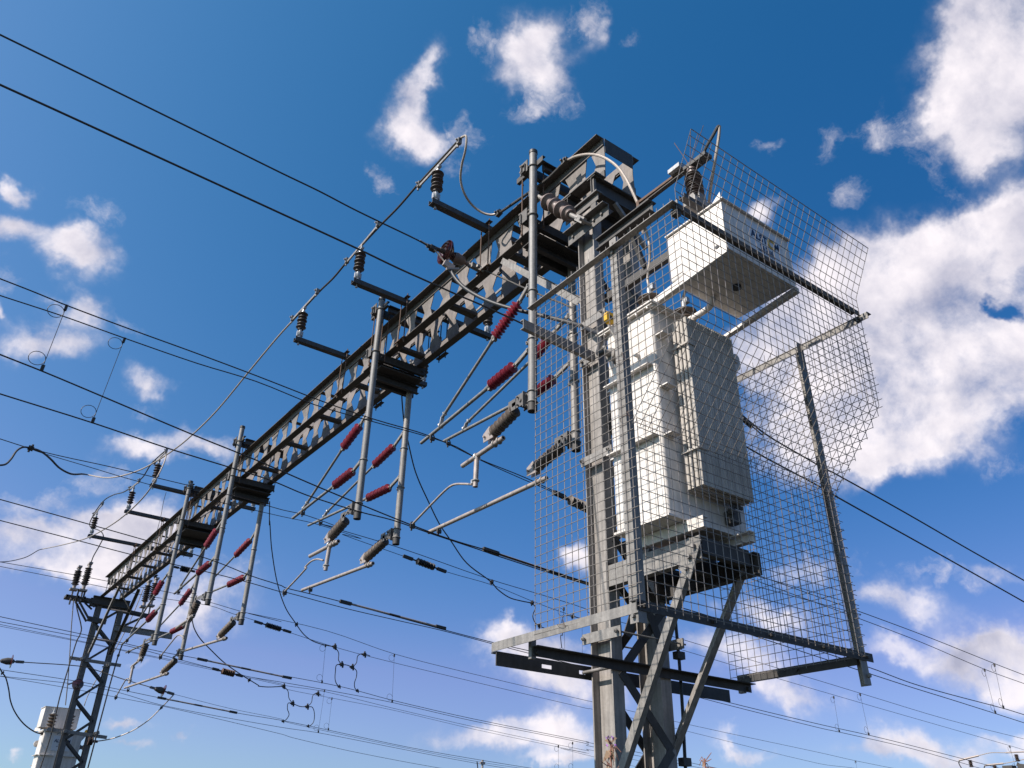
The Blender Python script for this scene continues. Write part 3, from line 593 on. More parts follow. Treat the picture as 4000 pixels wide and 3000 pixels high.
# ------------------------------------------------------------------ transformers
def text_obj(s, size, loc, ux, uz, mt, parent, name='lettering', width=None, bold=0.0):
    cu = bpy.data.curves.new(name, 'FONT'); cu.body = s; cu.size = size; cu.align_x = 'CENTER'; cu.align_y = 'CENTER'; cu.extrude = .001; cu.offset = bold
    o = bpy.data.objects.new('tmp', cu); link(o); bpy.context.view_layer.update()
    me = bpy.data.meshes.new_from_object(o); bpy.data.objects.remove(o)
    w = max(v.co.x for v in me.vertices)-min(v.co.x for v in me.vertices); k = (width/w) if width else 1
    ux = V(ux); uz = V(uz); n = ux.cross(uz); lo = V(loc)-WO[parent]
    for v in me.vertices: v.co = lo+ux*(v.co.x*k)+uz*v.co.y+n*v.co.z
    me.name = name; o = bpy.data.objects.new(name, me); link(o); me.materials.clear(); me.materials.append(M[mt]); o.parent = parent; WO[o] = WO[parent]
    return o
def rounded(b, lo, hi, r=.03, axis='y'):
    """box with rounded edges along Y or Z"""
    lo = V(lo); hi = V(hi); pr = []
    if axis == 'y': w, h = hi.x-lo.x, hi.z-lo.z
    else: w, h = hi.x-lo.x, hi.y-lo.y
    for cx, cy, a0 in ((w-r, h-r, 0), (r, h-r, 90), (r, r, 180), (w-r, r, 270)):
        for k in range(4):
            a = math.radians(a0+k*30); pr.append((cx+r*math.cos(a), cy+r*math.sin(a)))
    if axis == 'y': b.ext((lo.x, lo.y, lo.z), (lo.x, hi.y, lo.z), pr, X_, Z_)
    else: b.ext((lo.x, lo.y, lo.z), (lo.x, lo.y, hi.z), pr, X_, Y_)
def transformer(lab, mir=None, dz=0.0):
    """mir: function mapping the near transformer's coordinates to the far one's"""
    base = V((5.53, 4.87, 4.18)); 
    t = thing('transformer', lab, 'transformer', base)
    b = MB(); rounded(b, (5.0, 4.54, 4.20), (6.06, 5.20, 6.34), .03, 'z'); b.mm((4.985, 4.525, 4.18), (6.075, 5.215, 4.20)); b.build('tank', M['white'], t)
    for z in (5.70, 4.955):
        for lo, hi in (((4.93, 4.58, z), (4.998, 5.205, z+.012)), ((6.062, 4.58, z), (6.13, 5.205, z+.012)), ((5.03, 5.203, z), (5.40, 5.26, z+.012)), ((5.66, 5.203, z), (6.03, 5.26, z+.012))):
            b = MB(); b.mm(lo, hi); b.build('stiffener', M['white'], t)
    for z in (6.02, 5.45, 4.95):
        for lo, hi in (((5.02, 4.44, z), (5.14, 4.538, z+.012)), ((5.93, 4.44, z), (6.09, 4.538, z+.012))):
            b = MB(); b.mm(lo, hi); b.build('stiffener', M['white'], t)
    b = MB(); b.mm((4.94, 4.48, 6.36), (6.12, 5.27, 6.385)); b.mm((4.95, 4.49, 6.342), (6.11, 5.26, 6.358))
    for k in range(9):
        for y in (4.505, 5.245): b.bolt((4.98+k*.135, y, 6.341), (0, 0, -1), .013, .018)
    for k in range(5):
        b.bolt((4.962, 4.56+k*.155, 6.341), (0, 0, -1), .013, .018)
    b.build('lid', M['white'], t)
    # radiator: hollow vertical fins in four banks, ribbed
    r = MB()
    for i, y in enumerate((4.475, 4.425, 4.375, 4.325)):
        n = 22; x0, x1 = 5.21, 5.90; w = (x1-x0)/n
        pr = []
        for k in range(n):
            xa = x0+k*w; pr += [(xa+.1*w, -.012), (xa+.3*w, -.018), (xa+.7*w, -.018), (xa+.9*w, -.012)]
        for k in range(n)[::-1]:
            xa = x0+k*w; pr += [(xa+.9*w, .012), (xa+.7*w, .018), (xa+.3*w, .018), (xa+.1*w, .012)]
        r.ext((0, y, 4.45), (0, y, 6.20), pr, X_, Y_)
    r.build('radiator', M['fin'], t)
    b = MB()
    for z in (4.56, 6.12):
        for x in (5.3, 5.8):
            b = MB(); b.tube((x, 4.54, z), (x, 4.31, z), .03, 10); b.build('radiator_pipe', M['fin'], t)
    for z in (4.8, 5.9):
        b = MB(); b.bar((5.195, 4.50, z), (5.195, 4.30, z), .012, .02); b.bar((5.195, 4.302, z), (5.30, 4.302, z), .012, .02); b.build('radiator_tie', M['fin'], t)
    # conservator on its bracket
    b = MB(); rounded(b, (5.07, 3.61, 6.53), (6.08, 4.31, 7.11), .035, 'y'); b.build('conservator', M['white'], t)
    c = MB(); c.mm((5.055, 3.58, 7.112), (6.095, 4.33, 7.125)); c.plate([(5.06, 3.60, 7.11), (5.06, 3.72, 7.11), (5.06, 3.60, 7.20)], X_, .006); c.plate([(6.09, 3.60, 7.11), (6.09, 3.68, 7.11), (6.09, 3.60, 7.16)], X_, .006); c.build('conservator_lid', M['white'], t)
    for x, s in ((5.045, 1), (6.105, -1)):
        c = MB(); c.plate([(x, 4.62, 6.39), (x, 4.62, 6.455), (x, 3.63, 6.565), (x, 3.60, 6.53), (x, 3.60, 6.47)], X_, .012); c.plate([(x, 4.62, 6.388), (x+s*.06, 4.62, 6.388), (x+s*.06, 3.60, 6.470), (x, 3.60, 6.470)], (0, .08, 1), .008); c.build('conservator_bracket', M['white'], t)
    b = MB(); b.pipe([(5.55, 4.2, 6.53), (5.55, 4.25, 6.44), (5.55, 4.34, 6.42), (5.55, 4.52, 6.42), (5.5, 4.7, 6.40)], .032, 12, True, 4); b.build('oil_pipe', M['white'], t)
    b = MB(); b.bolt((5.066, 3.72, 6.60), (-1, 0, 0), .02, .012); b.lathe((5.6, 3.95, 6.53), (0, 0, -1), [(0, .045), (.03, .045), (.03, 0)], 14); b.build('drain_plug', M['black'], t)
    # bushings
    for x, y in ((5.42, 4.93), (5.90, 4.88)):
        b = MB(); b.sheds((x, y, 6.41), (x, y, 6.86), .135, .075, 5, segs=28); b.build('bushing', M['dusty'], t)
        b = MB(); b.lathe((x, y, 6.85), Z_, [(0, 0), (0, .06), (.03, .06), (.05, .03), (.13, .028), (.13, .018), (.19, .018), (.19, 0)], 14); b.box((x+.02, y-.03, 7.0), (.05, .05, .07)); b.build('bushing_cap', M['zinc'], t)
        b = MB(); b.lathe((x, y, 6.386), Z_, [(0, .15), (.025, .15), (.025, .1)], 24); b.build('bushing_flange', M['white'], t)
    # lifting lugs, gland, bolt, gauge
    b = MB()
    for y in (5.02,):
        pr = [(4.83, y, 6.38), (4.83, y, 6.46), (4.85, y, 6.485), (4.92, y, 6.485), (4.945, y, 6.45), (4.945, y, 6.38), (4.91, y, 6.352), (4.86, y, 6.352)]
        b.plate(pr, Y_, .045); b.bar((4.94, y, 6.40), (4.985, y, 6.37), .03, .04)
    b.build('lifting_lug', M['yellow'], t)
    b = MB(); b.lathe((4.888, 5.02-.0235, 6.42), (0, -1, 0), [(0, .026), (.002, .026), (.002, 0)], 14); b.build('lug_hole', M['black'], t)
    b = MB(); b.plate([(4.998, 5.02, 6.335), (4.86, 5.02, 6.335), (4.998, 5.02, 6.12)], Y_, .014); b.build('lug_gusset', M['white'], t)
    b = MB(); b.lathe((5.0, 5.03, 5.99), (-1, 0, 0), [(0, .075), (.03, .075), (.03, .05), (.10, .05), (.10, .07), (.13, .07), (.13, .035), (.2, .03), (.2, 0)], 18)
    for a in range(6): b.bolt((4.97, 5.03+.062*math.cos(a*1.05), 5.99+.062*math.sin(a*1.05)), (-1, 0, 0), .011, .02)
    b.build('cable_gland', M['galv'], t)
    b = MB(); b.lathe((5.0, 4.755, 5.88), (-1, 0, 0), [(0, .022), (.06, .022), (.06, 0)], 12); b.build('plug', M['white'], t)
    b = MB(); b.lathe((6.062, 4.50, 6.05), (0, -1, 0), [(0, 0), (0, .09), (.07, .09), (.07, .0)], 22); b.lathe((6.062, 4.425, 6.09), (0, -1, 0), [(0, .05), (.02, .05), (.02, 0)], 16); b.build('gauge_drum', M['white'], t)
    b = MB(); b.box((5.78, 4.48, 4.32), (.10, .10, .12)); b.box((5.80, 4.44, 4.42), (.16, .02, .03)); b.lathe((5.72, 4.46, 4.36), (0, -1, 0), [(0, .03), (.05, .03), (.05, 0)], 12); b.build('drain_valve', M['dark'], t)
    # base skids
    for x, s in ((5.20, 1), (5.88, -1)):
        b = MB(); b.chan((x, 5.25, 4.125), (x, 4.34, 4.125), .10, .07, .010, Z_, X_*s); b.build('skid', M['white'], t)
    return t
tn = transformer('large off-white transformer with ribbed radiator on a mast platform inside a wire cage')
# label on the conservator's outer face
def alstom(t, yf, p0, p1, z0, z1, ux):
    b = MB(); y = yf-.004 if ux > 0 else yf+.004
    b.mm((min(p0, p1), y-.002, z0), (max(p0, p1), y+.002, z1)); pl = b.build('label_plate', M['plate'], t)
    pl['label'] = 'pale label with maker lettering'
    cx = (p0+p1)/2; w = abs(p1-p0); h = z1-z0; y2 = y-.003 if ux > 0 else y+.003
    U = (ux, 0, 0)
    text_obj('ALST', .125, (cx-ux*w*.17, y2, z1-h*.34), U, Z_, 'ink', pl, 'lettering', w*.50, .004)
    text_obj('M', .125, (cx+ux*w*.36, y2, z1-h*.34), U, Z_, 'ink', pl, 'lettering', w*.14, .004)
    b = MB()
    for R, a0, a1, rr in ((.052, 20, 330, .009), (.036, 60, 300, .006), (.062, 120, 260, .006)):
        pts = [V((cx+ux*(w*.20+R*math.cos(math.radians(a))), y2, z1-h*.34+R*math.sin(math.radians(a)))) for a in range(a0, a1+1, 15)]
        b.pipe(pts, rr, 6)
    b.build('lettering', M['gold'], pl)
    text_obj('T & D Ltd.', .085, (cx+ux*w*.02, y2, z1-h*.60), U, Z_, 'ink', pl, 'lettering', w*.40, .002)
    b = MB(); random.seed(3); x = -w*.24
    while x < w*.26:
        ww = random.uniform(.008, .02); b.mm((cx+ux*x-ww/2, y2-.001, z1-h*.745), (cx+ux*x+ww/2, y2+.001, z1-h*.745+random.uniform(.018, .03))); x += ww+random.uniform(.006, .016)
    b.build('small_print', M['ink'], pl)
alstom(tn, 3.61, 5.42, 5.93, 6.62, 7.06, 1)

# the far transformer is the same kind, turned to face the other way beyond the far mast
def far_transformer():
    src = tn; loc = V((5.40, 32.30, 2.32)); r_sc = 1.1; base = WO[src]
    r = src.copy(); link(r); r.location = loc; r.rotation_euler = (0, 0, math.pi); r.scale = (r_sc,)*3
    r['label'] = 'small distant grey transformer with brown bushings behind the foot of the far lattice mast'
    def rec(o, p):
        for ch in list(o.children):
            if ch.name.split('.')[0] == 'label_plate': continue
            c = ch.copy(); link(c); c.parent = p; rec(ch, c)
    rec(src, r); WO[r] = base
    return r
tf = far_transformer()
alstom(tf, 5.205, 5.78, 5.27, 5.84, 6.24, -1)

# ------------------------------------------------------------------ transformer platform
def platform():
    t = thing('transformer_platform', 'dark steel bracket platform with two sloping struts under the white transformer', 'platform', (5.6, 5.2, 3.9))
    for x, s in ((5.225, 1), (6.02, -1)):
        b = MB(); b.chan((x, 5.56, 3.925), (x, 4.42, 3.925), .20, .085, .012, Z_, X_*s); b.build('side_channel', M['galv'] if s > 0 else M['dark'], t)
    for y in (4.47, 4.85, 5.3):
        b = MB(); b.chan((5.31, y, 3.97), (5.935, y, 3.97), .15, .07, .01, Z_, Y_); b.build('cross_channel', M['dark'], t)
    b = MB(); b.mm((5.31, 4.56, 4.047), (5.93, 4.84, 4.054)); b.build('deck_plate', M['rust'], t)
    b = MB(); b.mm((5.40, 4.9, 4.047), (5.93, 5.28, 4.054)); b.build('deck_plate', M['rust'], t)
    b = MB(); b.angle((5.205, 4.43, 3.95), (5.205, 5.50, 2.20), .072, .06, .010, (0, 1, .55), (1, 0, 0)); b.plate([(5.20, 4.38, 3.97), (5.20, 4.52, 4.02), (5.20, 4.66, 3.78), (5.20, 4.54, 3.66)], X_, .012)
    for y, z in ((4.46, 3.93), (4.52, 3.85), (4.56, 3.76)): b.bolt((5.193, y, z), (-1, 0, 0), .022, .03)
    b.build('strut', M['galv'], t)
    b = MB(); b.angle((6.03, 4.52, 3.98), (6.03, 5.72, 2.28), .10, .08, .010, (0, 1, .55), (-1, 0, 0)); b.build('strut', M['leg'], t)
    for x in (5.27, 5.97):
        b = MB(); b.mm((x-.06, 5.562, 3.80), (x+.06, 5.574, 4.06)); b.build('fixing_plate', M['dark'], t)
    b = MB(); b.bar((5.42, 5.556, 3.4), (5.84, 5.556, 4.3), .012, .09); b.build('cross_brace', M['dark'], t)
    b = MB(); b.bar((5.42, 5.545, 4.3), (5.84, 5.545, 3.4), .010, .09); b.build('cross_brace', M['dark'], t)
platform()

# ------------------------------------------------------------------ wire-mesh cage
CX0, CX1 = 4.22, 6.92
def cage():
    t = thing('wire_cage', 'steel-framed wire mesh cage folded outward at the top, round the white transformer', 'cage', (5.5, 4.6, 3.2))
    A = .065; th = .008
    # posts
    b = MB(); b.angle((CX0, 4.20, 3.10), (CX0, 4.20, 6.62), .085, .085, th, X_, Y_); b.bolt((CX0-.005, 4.24, 3.15), (-1, 0, 0), .016, .02); b.bolt((CX0-.005, 4.24, 6.45), (-1, 0, 0), .016, .02); b.build('post', M['galv'], t)
    b = MB(); b.angle((7.06, 4.20, 2.98), (6.98, 4.20, 6.50), .10, .10, th, -X_, Y_); b.bolt((7.03, 4.195, 3.06), (0, -1, 0), .02, .02); b.build('post', M['galv'], t)
    # bottom rails
    b = MB(); b.angle((CX0-.012, 6.0, 3.24), (CX0-.012, 4.19, 3.24), .075, .065, th, (0, 0, -1), X_); b.build('bottom_rail', M['galv'], t)
    b = MB(); b.angle((CX0-.02, 4.19, 3.26), (7.15, 4.19, 3.26), .075, .07, th, (0, 0, -1), Y_)
    for x in (4.27, 5.0, 5.7, 6.4, 7.04): b.bolt((x, 4.183, 3.22), (0, -1, 0), .018, .022)
    b.build('bottom_rail', M['dark'], t)
    b = MB(); b.angle((7.0, 4.26, 3.24), (7.0, 5.62, 3.24), .085, .07, th, (0, 0, -1), X_); b.bolt((7.0, 4.9, 3.2), (-1, 0, 0), .018, .02); b.build('bottom_rail', M['dark'], t)
    b = MB(); b.angle((CX0+.1, 5.56, 3.16), (7.12, 5.56, 3.16), .08, .07, th, (0, 0, -1), -Y_); b.bolt((4.36, 5.552, 3.11), (0, -1, 0), .018, .022); b.bolt((7.06, 5.552, 3.11), (0, -1, 0), .018, .022); b.build('cross_rail', M['dark'], t)
    b = MB(); b.mm((CX0+.09, 5.563, 3.06), (CX0+.14, 5.605, 3.235)); b.build('cleat', M['galv'], t)
    b = MB(); b.mm((7.01, 5.563, 3.07), (7.05, 5.63, 3.155)); b.build('cleat', M['galv'], t)
    # deep slotted plate behind the mast, in pieces round the slots
    b = MB(); y0, y1 = 5.94, 5.952; zt, zb = 3.165, 3.045
    xs = [4.22, 4.72, 4.84, 5.16, 5.24, 6.2, 6.3, 7.25]
    for k in range(len(xs)-1):
        if k in (1, 3, 5):
            b.mm((xs[k], y0, zt-.045), (xs[k+1], y1, zt)); b.mm((xs[k], y0, zb), (xs[k+1], y1, zt-.08))
        else: b.mm((xs[k], y0, zb), (xs[k+1], y1, zt))
    b.mm((4.22, y1, zt-.01), (7.25, y1+.07, zt)); b.build('slotted_plate', M['dark'], t)
    b = MB(); b.tube((5.21, 5.94, 3.10), (5.21, 5.56, 3.10), .016, 10); b.build('spacer_rod', M['galv'], t)
    # top rails
    b = MB(); b.angle((CX0+.008, 5.46, 6.475), (CX0+.008, 3.44, 6.475), .05, .07, th, Z_, -X_); b.build('top_rail', M['galv'], t)
    b = MB(); b.angle((CX0-.03, 3.46, 6.515), (6.90, 3.46, 6.515), .06, .08, th, (0, 0, -1), Y_); b.build('top_rail', M['beam'], t)
    b = MB(); b.angle((6.95, 3.40, 6.50), (6.95, 5.45, 6.50), .075, .075, th, (0, 0, -1), X_); b.build('top_rail', M['galv'], t)
    b = MB(); b.chan((4.19, 5.56, 6.36), (5.22, 5.62, 6.38), .11, .05, .008, Z_, Y_); b.build('stay_channel', M['galv'], t)
    b = MB(); b.mm((4.225, 3.47, 6.40), (4.29, 3.53, 6.455)); b.build('corner_cleat', M['dark'], t)
    b = MB(); b.mm((6.88, 3.47, 6.42), (6.94, 3.52, 6.45)); b.build('corner_cleat', M['dark'], t)
    # mesh
    P = .089; PS = .082; rw = .0033
    def wob(a): return random.uniform(-a, a)
    def ymin(z):
        if z < 4.72: return 4.12
        if z < 5.42: return 4.12+(z-4.72)/.70*(3.46-4.12)
        if z < 6.66: return 3.46
        return 3.46
    def zmin(y):
        if y >= 4.12: return 3.20
        return 4.72+(4.12-y)/.66*.70
    for X, ye, z0, nm in ((CX0-.006, 5.395, 3.20, 'near'), (CX1+.03, 5.66, 3.20, 'far')):
        b = MB(); y = ye
        while y > 3.47:
            za = zmin(y) if y < 4.12 else z0; zb = 6.58
            dx = wob(.004)
            b.pipe([(X+dx, y+wob(.003), za+wob(.012)), (X+wob(.004), y+wob(.003), (za+zb)/2), (X+wob(.004), y+wob(.003), zb+wob(.012))], rw, 5, False)
            y -= PS
        z = z0+.01
        while z < 6.57:
            ya = ymin(z)
            b.pipe([(X-.005+wob(.003), ye, z+wob(.003)), (X-.005+wob(.003), (ye+ya)/2, z+wob(.003)), (X-.005+wob(.003), ya-wob(.012), z+wob(.003))], rw, 5, False)
            z += PS
        b.build('mesh_panel', M['mesh'], t)
    # lower front sheet
    b = MB(); x = CX0+.06
    while x < 7.0:
        zt = 4.80+.05*math.sin(x*7)+wob(.03)
        b.pipe([(x+wob(.003), 4.145+wob(.006), 3.20), (x+wob(.003), 4.145+wob(.006), 4.0), (x+wob(.004), 4.145+wob(.008), zt)], rw, 5, False); x += P
    z = 3.22
    while z < 4.80:
        b.pipe([(CX0+.055+wob(.01), 4.140, z+wob(.004)), (5.0, 4.140+wob(.006), z+wob(.004)), (6.0, 4.140+wob(.006), z+wob(.004)), (7.0, 4.140, z+wob(.004))], rw, 5, False); z += P
    b.build('mesh_panel', M['mesh'], t)
    # folded upper front sheet
    prof = [V((0, 4.14, 4.66)), V((0, 4.06, 4.76)), V((0, 3.47, 5.42)), V((0, 3.455, 6.0)), V((0, 3.45, 6.66)), V((0, 3.20, 7.16))]
    L = [0]
    for k in range(1, len(prof)): L.append(L[-1]+(prof[k]-prof[k-1]).length)
    def pp(s):
        for k in range(1, len(prof)):
            if s <= L[k] or k == len(prof)-1:
                f = (s-L[k-1])/(L[k]-L[k-1]); return prof[k-1].lerp(prof[k], f)
    b = MB(); x = CX0
    while x < CX1:
        ta = wob(.04) if x > CX0+.02 else 0
        b.pipe([pp(max(ta, 0))+X_*(x+wob(.004))]+[p+X_*(x+wob(.002)) for p in prof[1:]], rw, 5, False); x += P
    xl = x-P; s = .02
    off = V((0, -.003, -.002))
    while s < L[-1]-.005:
        p = pp(s)+off; jl = wob(.02) if s < .8 else 0
        b.pipe([p+X_*(CX0+jl), p+X_*5.0+Z_*wob(.003), p+X_*6.0+Z_*wob(.003), p+X_*(xl+jl)], rw, 5, False); s += P*.99
    p = prof[-1]; b.pipe([p+X_*CX0, p+X_*xl], rw*1.3, 5, False)
    b.build('mesh_panel', M['mesh'], t)
    # tie wires
    b = MB()
    for (X, y, z) in ((CX0, 4.16, 4.72), (CX0+.02, 4.2, 5.3), (6.98, 4.18, 4.75), (6.98, 4.2, 5.0), (7.02, 4.2, 4.4), (7.03, 4.2, 3.6), (CX0, 5.0, 3.22)):
        b.ring((X+.02, y+.04, z), (wob(.3), wob(.3), 1), .065, .0018, 14); b.pipe([(X-.03, y, z), (X-.06, y-.03, z+.03), (X-.05, y-.05, z-.04)], .0018, 5, False, 3)
    b.build('tie_wire', M['rust'], t)
cage()

# ------------------------------------------------------------------ fuse switch above the cage
def fuse():
    t = thing('fuse_switch', 'dark fuse bar on a tall ribbed brown insulator above the top cage corner', 'fuse switch', (5.2, 4.2, 7.3))
    b = MB()
    b.chan((5.40, 5.62, 7.24), (5.40, 3.86, 7.24), .10, .06, .009, Z_, X_)
    b.chan((4.92, 3.95, 7.295), (5.60, 3.95, 7.295), .07, .05, .008, Y_, Z_); b.ibeam((5.2, 5.45, 7.79), (5.2, 4.58, 7.79), .16, .12, .014, .01, Z_, X_); b.bar((5.2, 4.95, 7.72), (5.40, 4.95, 7.28), .05, .05, Y_); b.build('support_channel', M['dark'], t)
    for y in (3.99,):
        b = MB(); b.box((5.2, y, 7.375), (.24, .16, .06)); b.plate([(5.10, y-.08, 7.38), (5.10, y+.08, 7.38), (5.10, y+.05, 7.46), (5.10, y-.05, 7.46)], X_, .012); b.box((5.2, y-.075, 7.44), (.10, .012, .10)); b.lathe((5.2, y, 7.415), Z_, [(0, .055), (.05, .05), (.06, .035)], 14); b.build('insulator_foot', M['galv'], t)
        b = MB(); b.sheds((5.2, y, 7.46), (5.2, y+.01, 7.80), .092 if y < 4.2 else .07, .062, 10); b.build('insulator', M['brown'], t)
        b = MB(); b.lathe((5.2, y+.01, 7.80), Z_, [(0, .045), (.06, .045), (.06, .055), (.085, .055), (.085, 0)], 16); b.build('insulator_cap', M['mauve'], t)
    b = MB(); b.bar((5.2, 4.80, 7.915), (5.2, 3.79, 7.915), .05, .012); b.box((5.2, 3.92, 7.915), (.11, .30, .045)); b.build('contact_bar', M['dark'], t)
    b = MB(); b.bar((5.2, 4.78, 7.985), (5.2, 3.99, 7.965), .025, .03); b.bar((5.2, 4.78, 7.925), (5.2, 4.78, 8.0), .04, .04, Y_); b.bar((5.2, 4.02, 7.925), (5.2, 4.02, 7.985), .04, .04, Y_); b.build('fuse_link', M['rust'], t)
    b = MB(); b.box((5.17, 4.18, 8.0), (.09, .16, .05)); b.build('latch_block', M['zinc'], t)
    b = MB()
    for e in ((5.2, 3.95, 8.42), (5.2, 3.78, 8.34), (5.15, 4.15, 8.36)): b.pipe([(5.2, 4.02, 7.94), (5.2+(e[0]-5.2)*.4, 4.02+(e[1]-4.02)*.4, 8.12), e], .0035, 6)
    b.build('bird_spike', M['rust'], t)
    lead = [qa(R1, 1180, 315, x=5.2), qa(R1, 1205, 265, x=5.2), qa(R1, 1240, 205, x=5.21), qa(R1, 1270, 152, x=5.22), qa(R1, 1281, 145, x=5.23)]
    cable('short_dark_lead', 'short dark lead rising from the tilted fuse bar to its bare peak', lead, .017, 'rubber')
    lead = [qa(R1, 1281, 145, x=5.23), qa(R1, 1276, 215, x=5.25), qa(R1, 1258, 330, x=5.28), qa(R1, 1240, 440, x=5.33), qa(R1, 1225, 540, x=5.40), qa(R1, 1212, 640, x=5.5), V((5.84, 4.55, 7.38)), V((5.88, 4.8, 7.12)), V((5.90, 4.88, 7.04))]
    cable('pale_lead', 'pale stiff cable dropping from the peak behind the white conservator', lead, .016, 'pale')
    lead = [qa(R1, 800, 700, x=5.3), qa(R1, 830, 800, x=5.34), qa(R1, 848, 880, x=5.36), qa(R1, 850, 960, x=5.40), V((5.42, 4.94, 7.12)), V((5.42, 4.93, 7.02))]
    cable('bushing_lead', 'grey lead dropping to the nearer brown bushing', lead, .015, 'pale')
fuse()
# stays and feeder ends round the mast head
def strain_porcelain():
    t = thing('strain_insulator', 'mauve-brown stacked porcelain insulator beside the mast head, hung from the chord cable', 'insulator', (5.05, 6.0, 8.7))
    a = qa(Q1, 270, 815, x=5.06); b_ = qa(Q1, 890, 1150, x=5.08); p0 = qa(Q1, 400, 885, x=5.06); p1 = qa(Q1, 720, 1070, x=5.07)
    b = MB(); b.sheds(p0, p1, .115, .06, 4, segs=26); b.build('insulator', M['mauve'], t)
    b = MB(); b.tube(a, p0, .028, 12); b.tube(p1, p1+(b_-p1)*.6, .03, 12); b.box(a, (.10, .10, .08)); b.bar(p1+(b_-p1)*.5, b_, .05, .08); b.tube(b_-X_*.08, b_+X_*.16, .02, 10); b.build('end_fitting', M['galv'], t)
strain_porcelain()

# ------------------------------------------------------------------ wires
def wire(lab, pix, y, r=.0062, mt='wire', name='overhead_wire', group='overhead wires', sub=4, cat='wire'):
    """pix: (window, x, y[, Y]) read from the photograph; the wire hangs in the plane Y"""
    pts = []
    for p in pix:
        yy = p[3] if len(p) > 3 else y
        pts.append(qa(p[0], p[1], p[2], y=yy))
    b = MB(); b.pipe(pts, r, 6, True, sub); o = b.build(name, M[mt]); return tag(o, lab, cat, group), pts
YA, YAr, YB, YBr, YC, YCr, YD, YDr = 8.70, 9.75, 13.1, 14.4, 20.2, 21.4, 24.2, 27.2
# feeders
wire('upper of the two thick feeder cables crossing the top left sky', [(OV, -60, 48), (OV, 0, 75), (OV, 400, 271), (R4, 0, 385), (R4, 250, 505), (R4, 460, 615), (R4, 650, 708), (R4, 900, 828), (R4, 985, 876)], 8.0, .012, 'cable', 'feeder_cable', 'feeder cables', cat='cable')
wire('lower of the two thick feeder cables crossing the top left sky', [(OV, -60, 158), (OV, 0, 183), (OV, 400, 366), (R4, 0, 655), (R4, 500, 885), (R4, 760, 1010), (R4, 960, 1100), (R4, 1160, 1190), (R4, 1330, 1262), (Q2, 320, 935), (Q2, 620, 1078), (Q2, 850, 1180), (Q2, 1040, 1278)], 6.0, .0105, 'cable', 'feeder_cable', 'feeder cables', cat='cable')
def disc_string():
    t = thing('disc_insulator', 'glossy maroon disc insulator ending the upper feeder cable at the beam', 'insulator', qa(R4, 1130, 930, y=8.0))
    p = [qa(R4, x, y, y=8.0) for x, y in ((985, 876), (1075, 905), (1125, 925), (1190, 965), (1215, 978), (1310, 1022))]
    p[-1] = qa(R4, 1345, 1032, x=5.18)
    d = (p[3]-p[1]).normalized()
    b = MB(); b.lathe(p[1]+d*.02, d, [(.02, .03), (.0, .05), (-.01, .065), (.035, .075), (-.015, .10), (-.02, .108), (.04, .118), (-.02, .145), (-.025, .152), (.04, .16), (-.005, .185), (.005, .192), (.03, .188), (.08, .13), (.12, .07), (.20, .05)], 30); b.build('disc', M['glaze'], t)
    b = MB(); b.tube(p[0]-d*.05, p[1], .030, 12); b.box(p[0]+d*.05, (.10, .07, .07), ex=d); b.tube(p[1]-d*.06, p[1]+d*.04, .038, 14); b.build('socket_clevis', M['dark'], t)
    b = MB(); b.lathe(p[1]+d*.17, d, [(0, .07), (.05, .085), (.16, .07), (.2, .03), (.26, .03), (.26, 0)], 16); b.build('cap', M['mauve'], t)
    b = MB(); q0 = p[1]+d*.42; b.bar(q0, p[-1], .03, .05); b.ring(q0+d*.03, Y_, .04, .014, 12); b.box((q0+p[-1])/2, (.16, .06, .08), ex=d); b.bolt(p[-1]-d*.1, Z_, .03, .04); b.build('turnbuckle', M['galv'], t)
disc_string()
tail = [(R4, 920, 832, 8.0), (R4, 1000, 880, 7.98), (R4, 1060, 945, 7.95), (R4, 1120, 1025, 7.9)]
wire('pale wire tail drooping past the maroon disc insulator to a splice block', tail, 8, .011, 'pale', 'feeder_tail', None, cat='cable')
b = MB(); p = qa(R4, 1110, 1000, y=7.9); b.box(p, (.16, .05, .10), ex=(.9, -.1, -.3)); b.box(p+V((.05, -.03, -.05)), (.2, .03, .03), ex=(.8, -.1, .3)); tag(b.build('splice_block', M['alu']), 'pale splice block just below the maroon disc insulator', 'clamp')
gl = V((4.80, 5.03, 5.99))
hose = [qa(R4, 1120, 1025, y=7.9), qa(R4, 1160, 1090, y=7.8), qa(R4, 1220, 1150, y=7.65), qa(R4, 1310, 1205, y=7.45), qa(R4, 1420, 1252, y=7.2), qa(R4, 1540, 1288, y=6.95), qa(R4, 1700, 1325, y=6.6), qa(R4, 1850, 1362, y=6.25), qa(R4, 1970, 1395, y=5.95), qa(Q2, 1300, 1080, y=5.6), qa(Q2, 1420, 1140, y=5.3), gl+V((-.02, .06, .0)), gl]
b = MB(); b.pipe(hose, .026, 10, True, 5); tag(b.build('insulated_cable', M['rubber']), 'thick black insulated cable drooping from the splice block into the transformer side', 'cable')
b = MB(); st = [qa(R4, 1350, 1030, x=5.18), qa(R4, 1600, 1142, y=7.2), qa(Q2, 350, 500, y=6.95), qa(Q2, 700, 652, y=6.5), qa(Q2, 1060, 800, y=6.0), V((5.2, 5.93, qa(Q2, 1130, 825, x=5.2).z))]
b.pipe(st, .012, 8, True, 3); tag(b.build('stay_cable', M['cable']), 'twisted stay cable running from the beam underside to the mast leg', 'cable')
wire('upper dark feeder cable running off to the right behind the transformer', [(R2, 1100, 300), (R2, 1380, 478), (R2, 1560, 622), (R2, 1800, 765), (R2, 1930, 838), (PX, 3258, 1848), (PX, 3533, 2001), (PX, 3791, 2150), (PX, 4030, 2284)], 5.95, .0125, 'cable', 'feeder_cable', 'feeder cables', cat='cable')
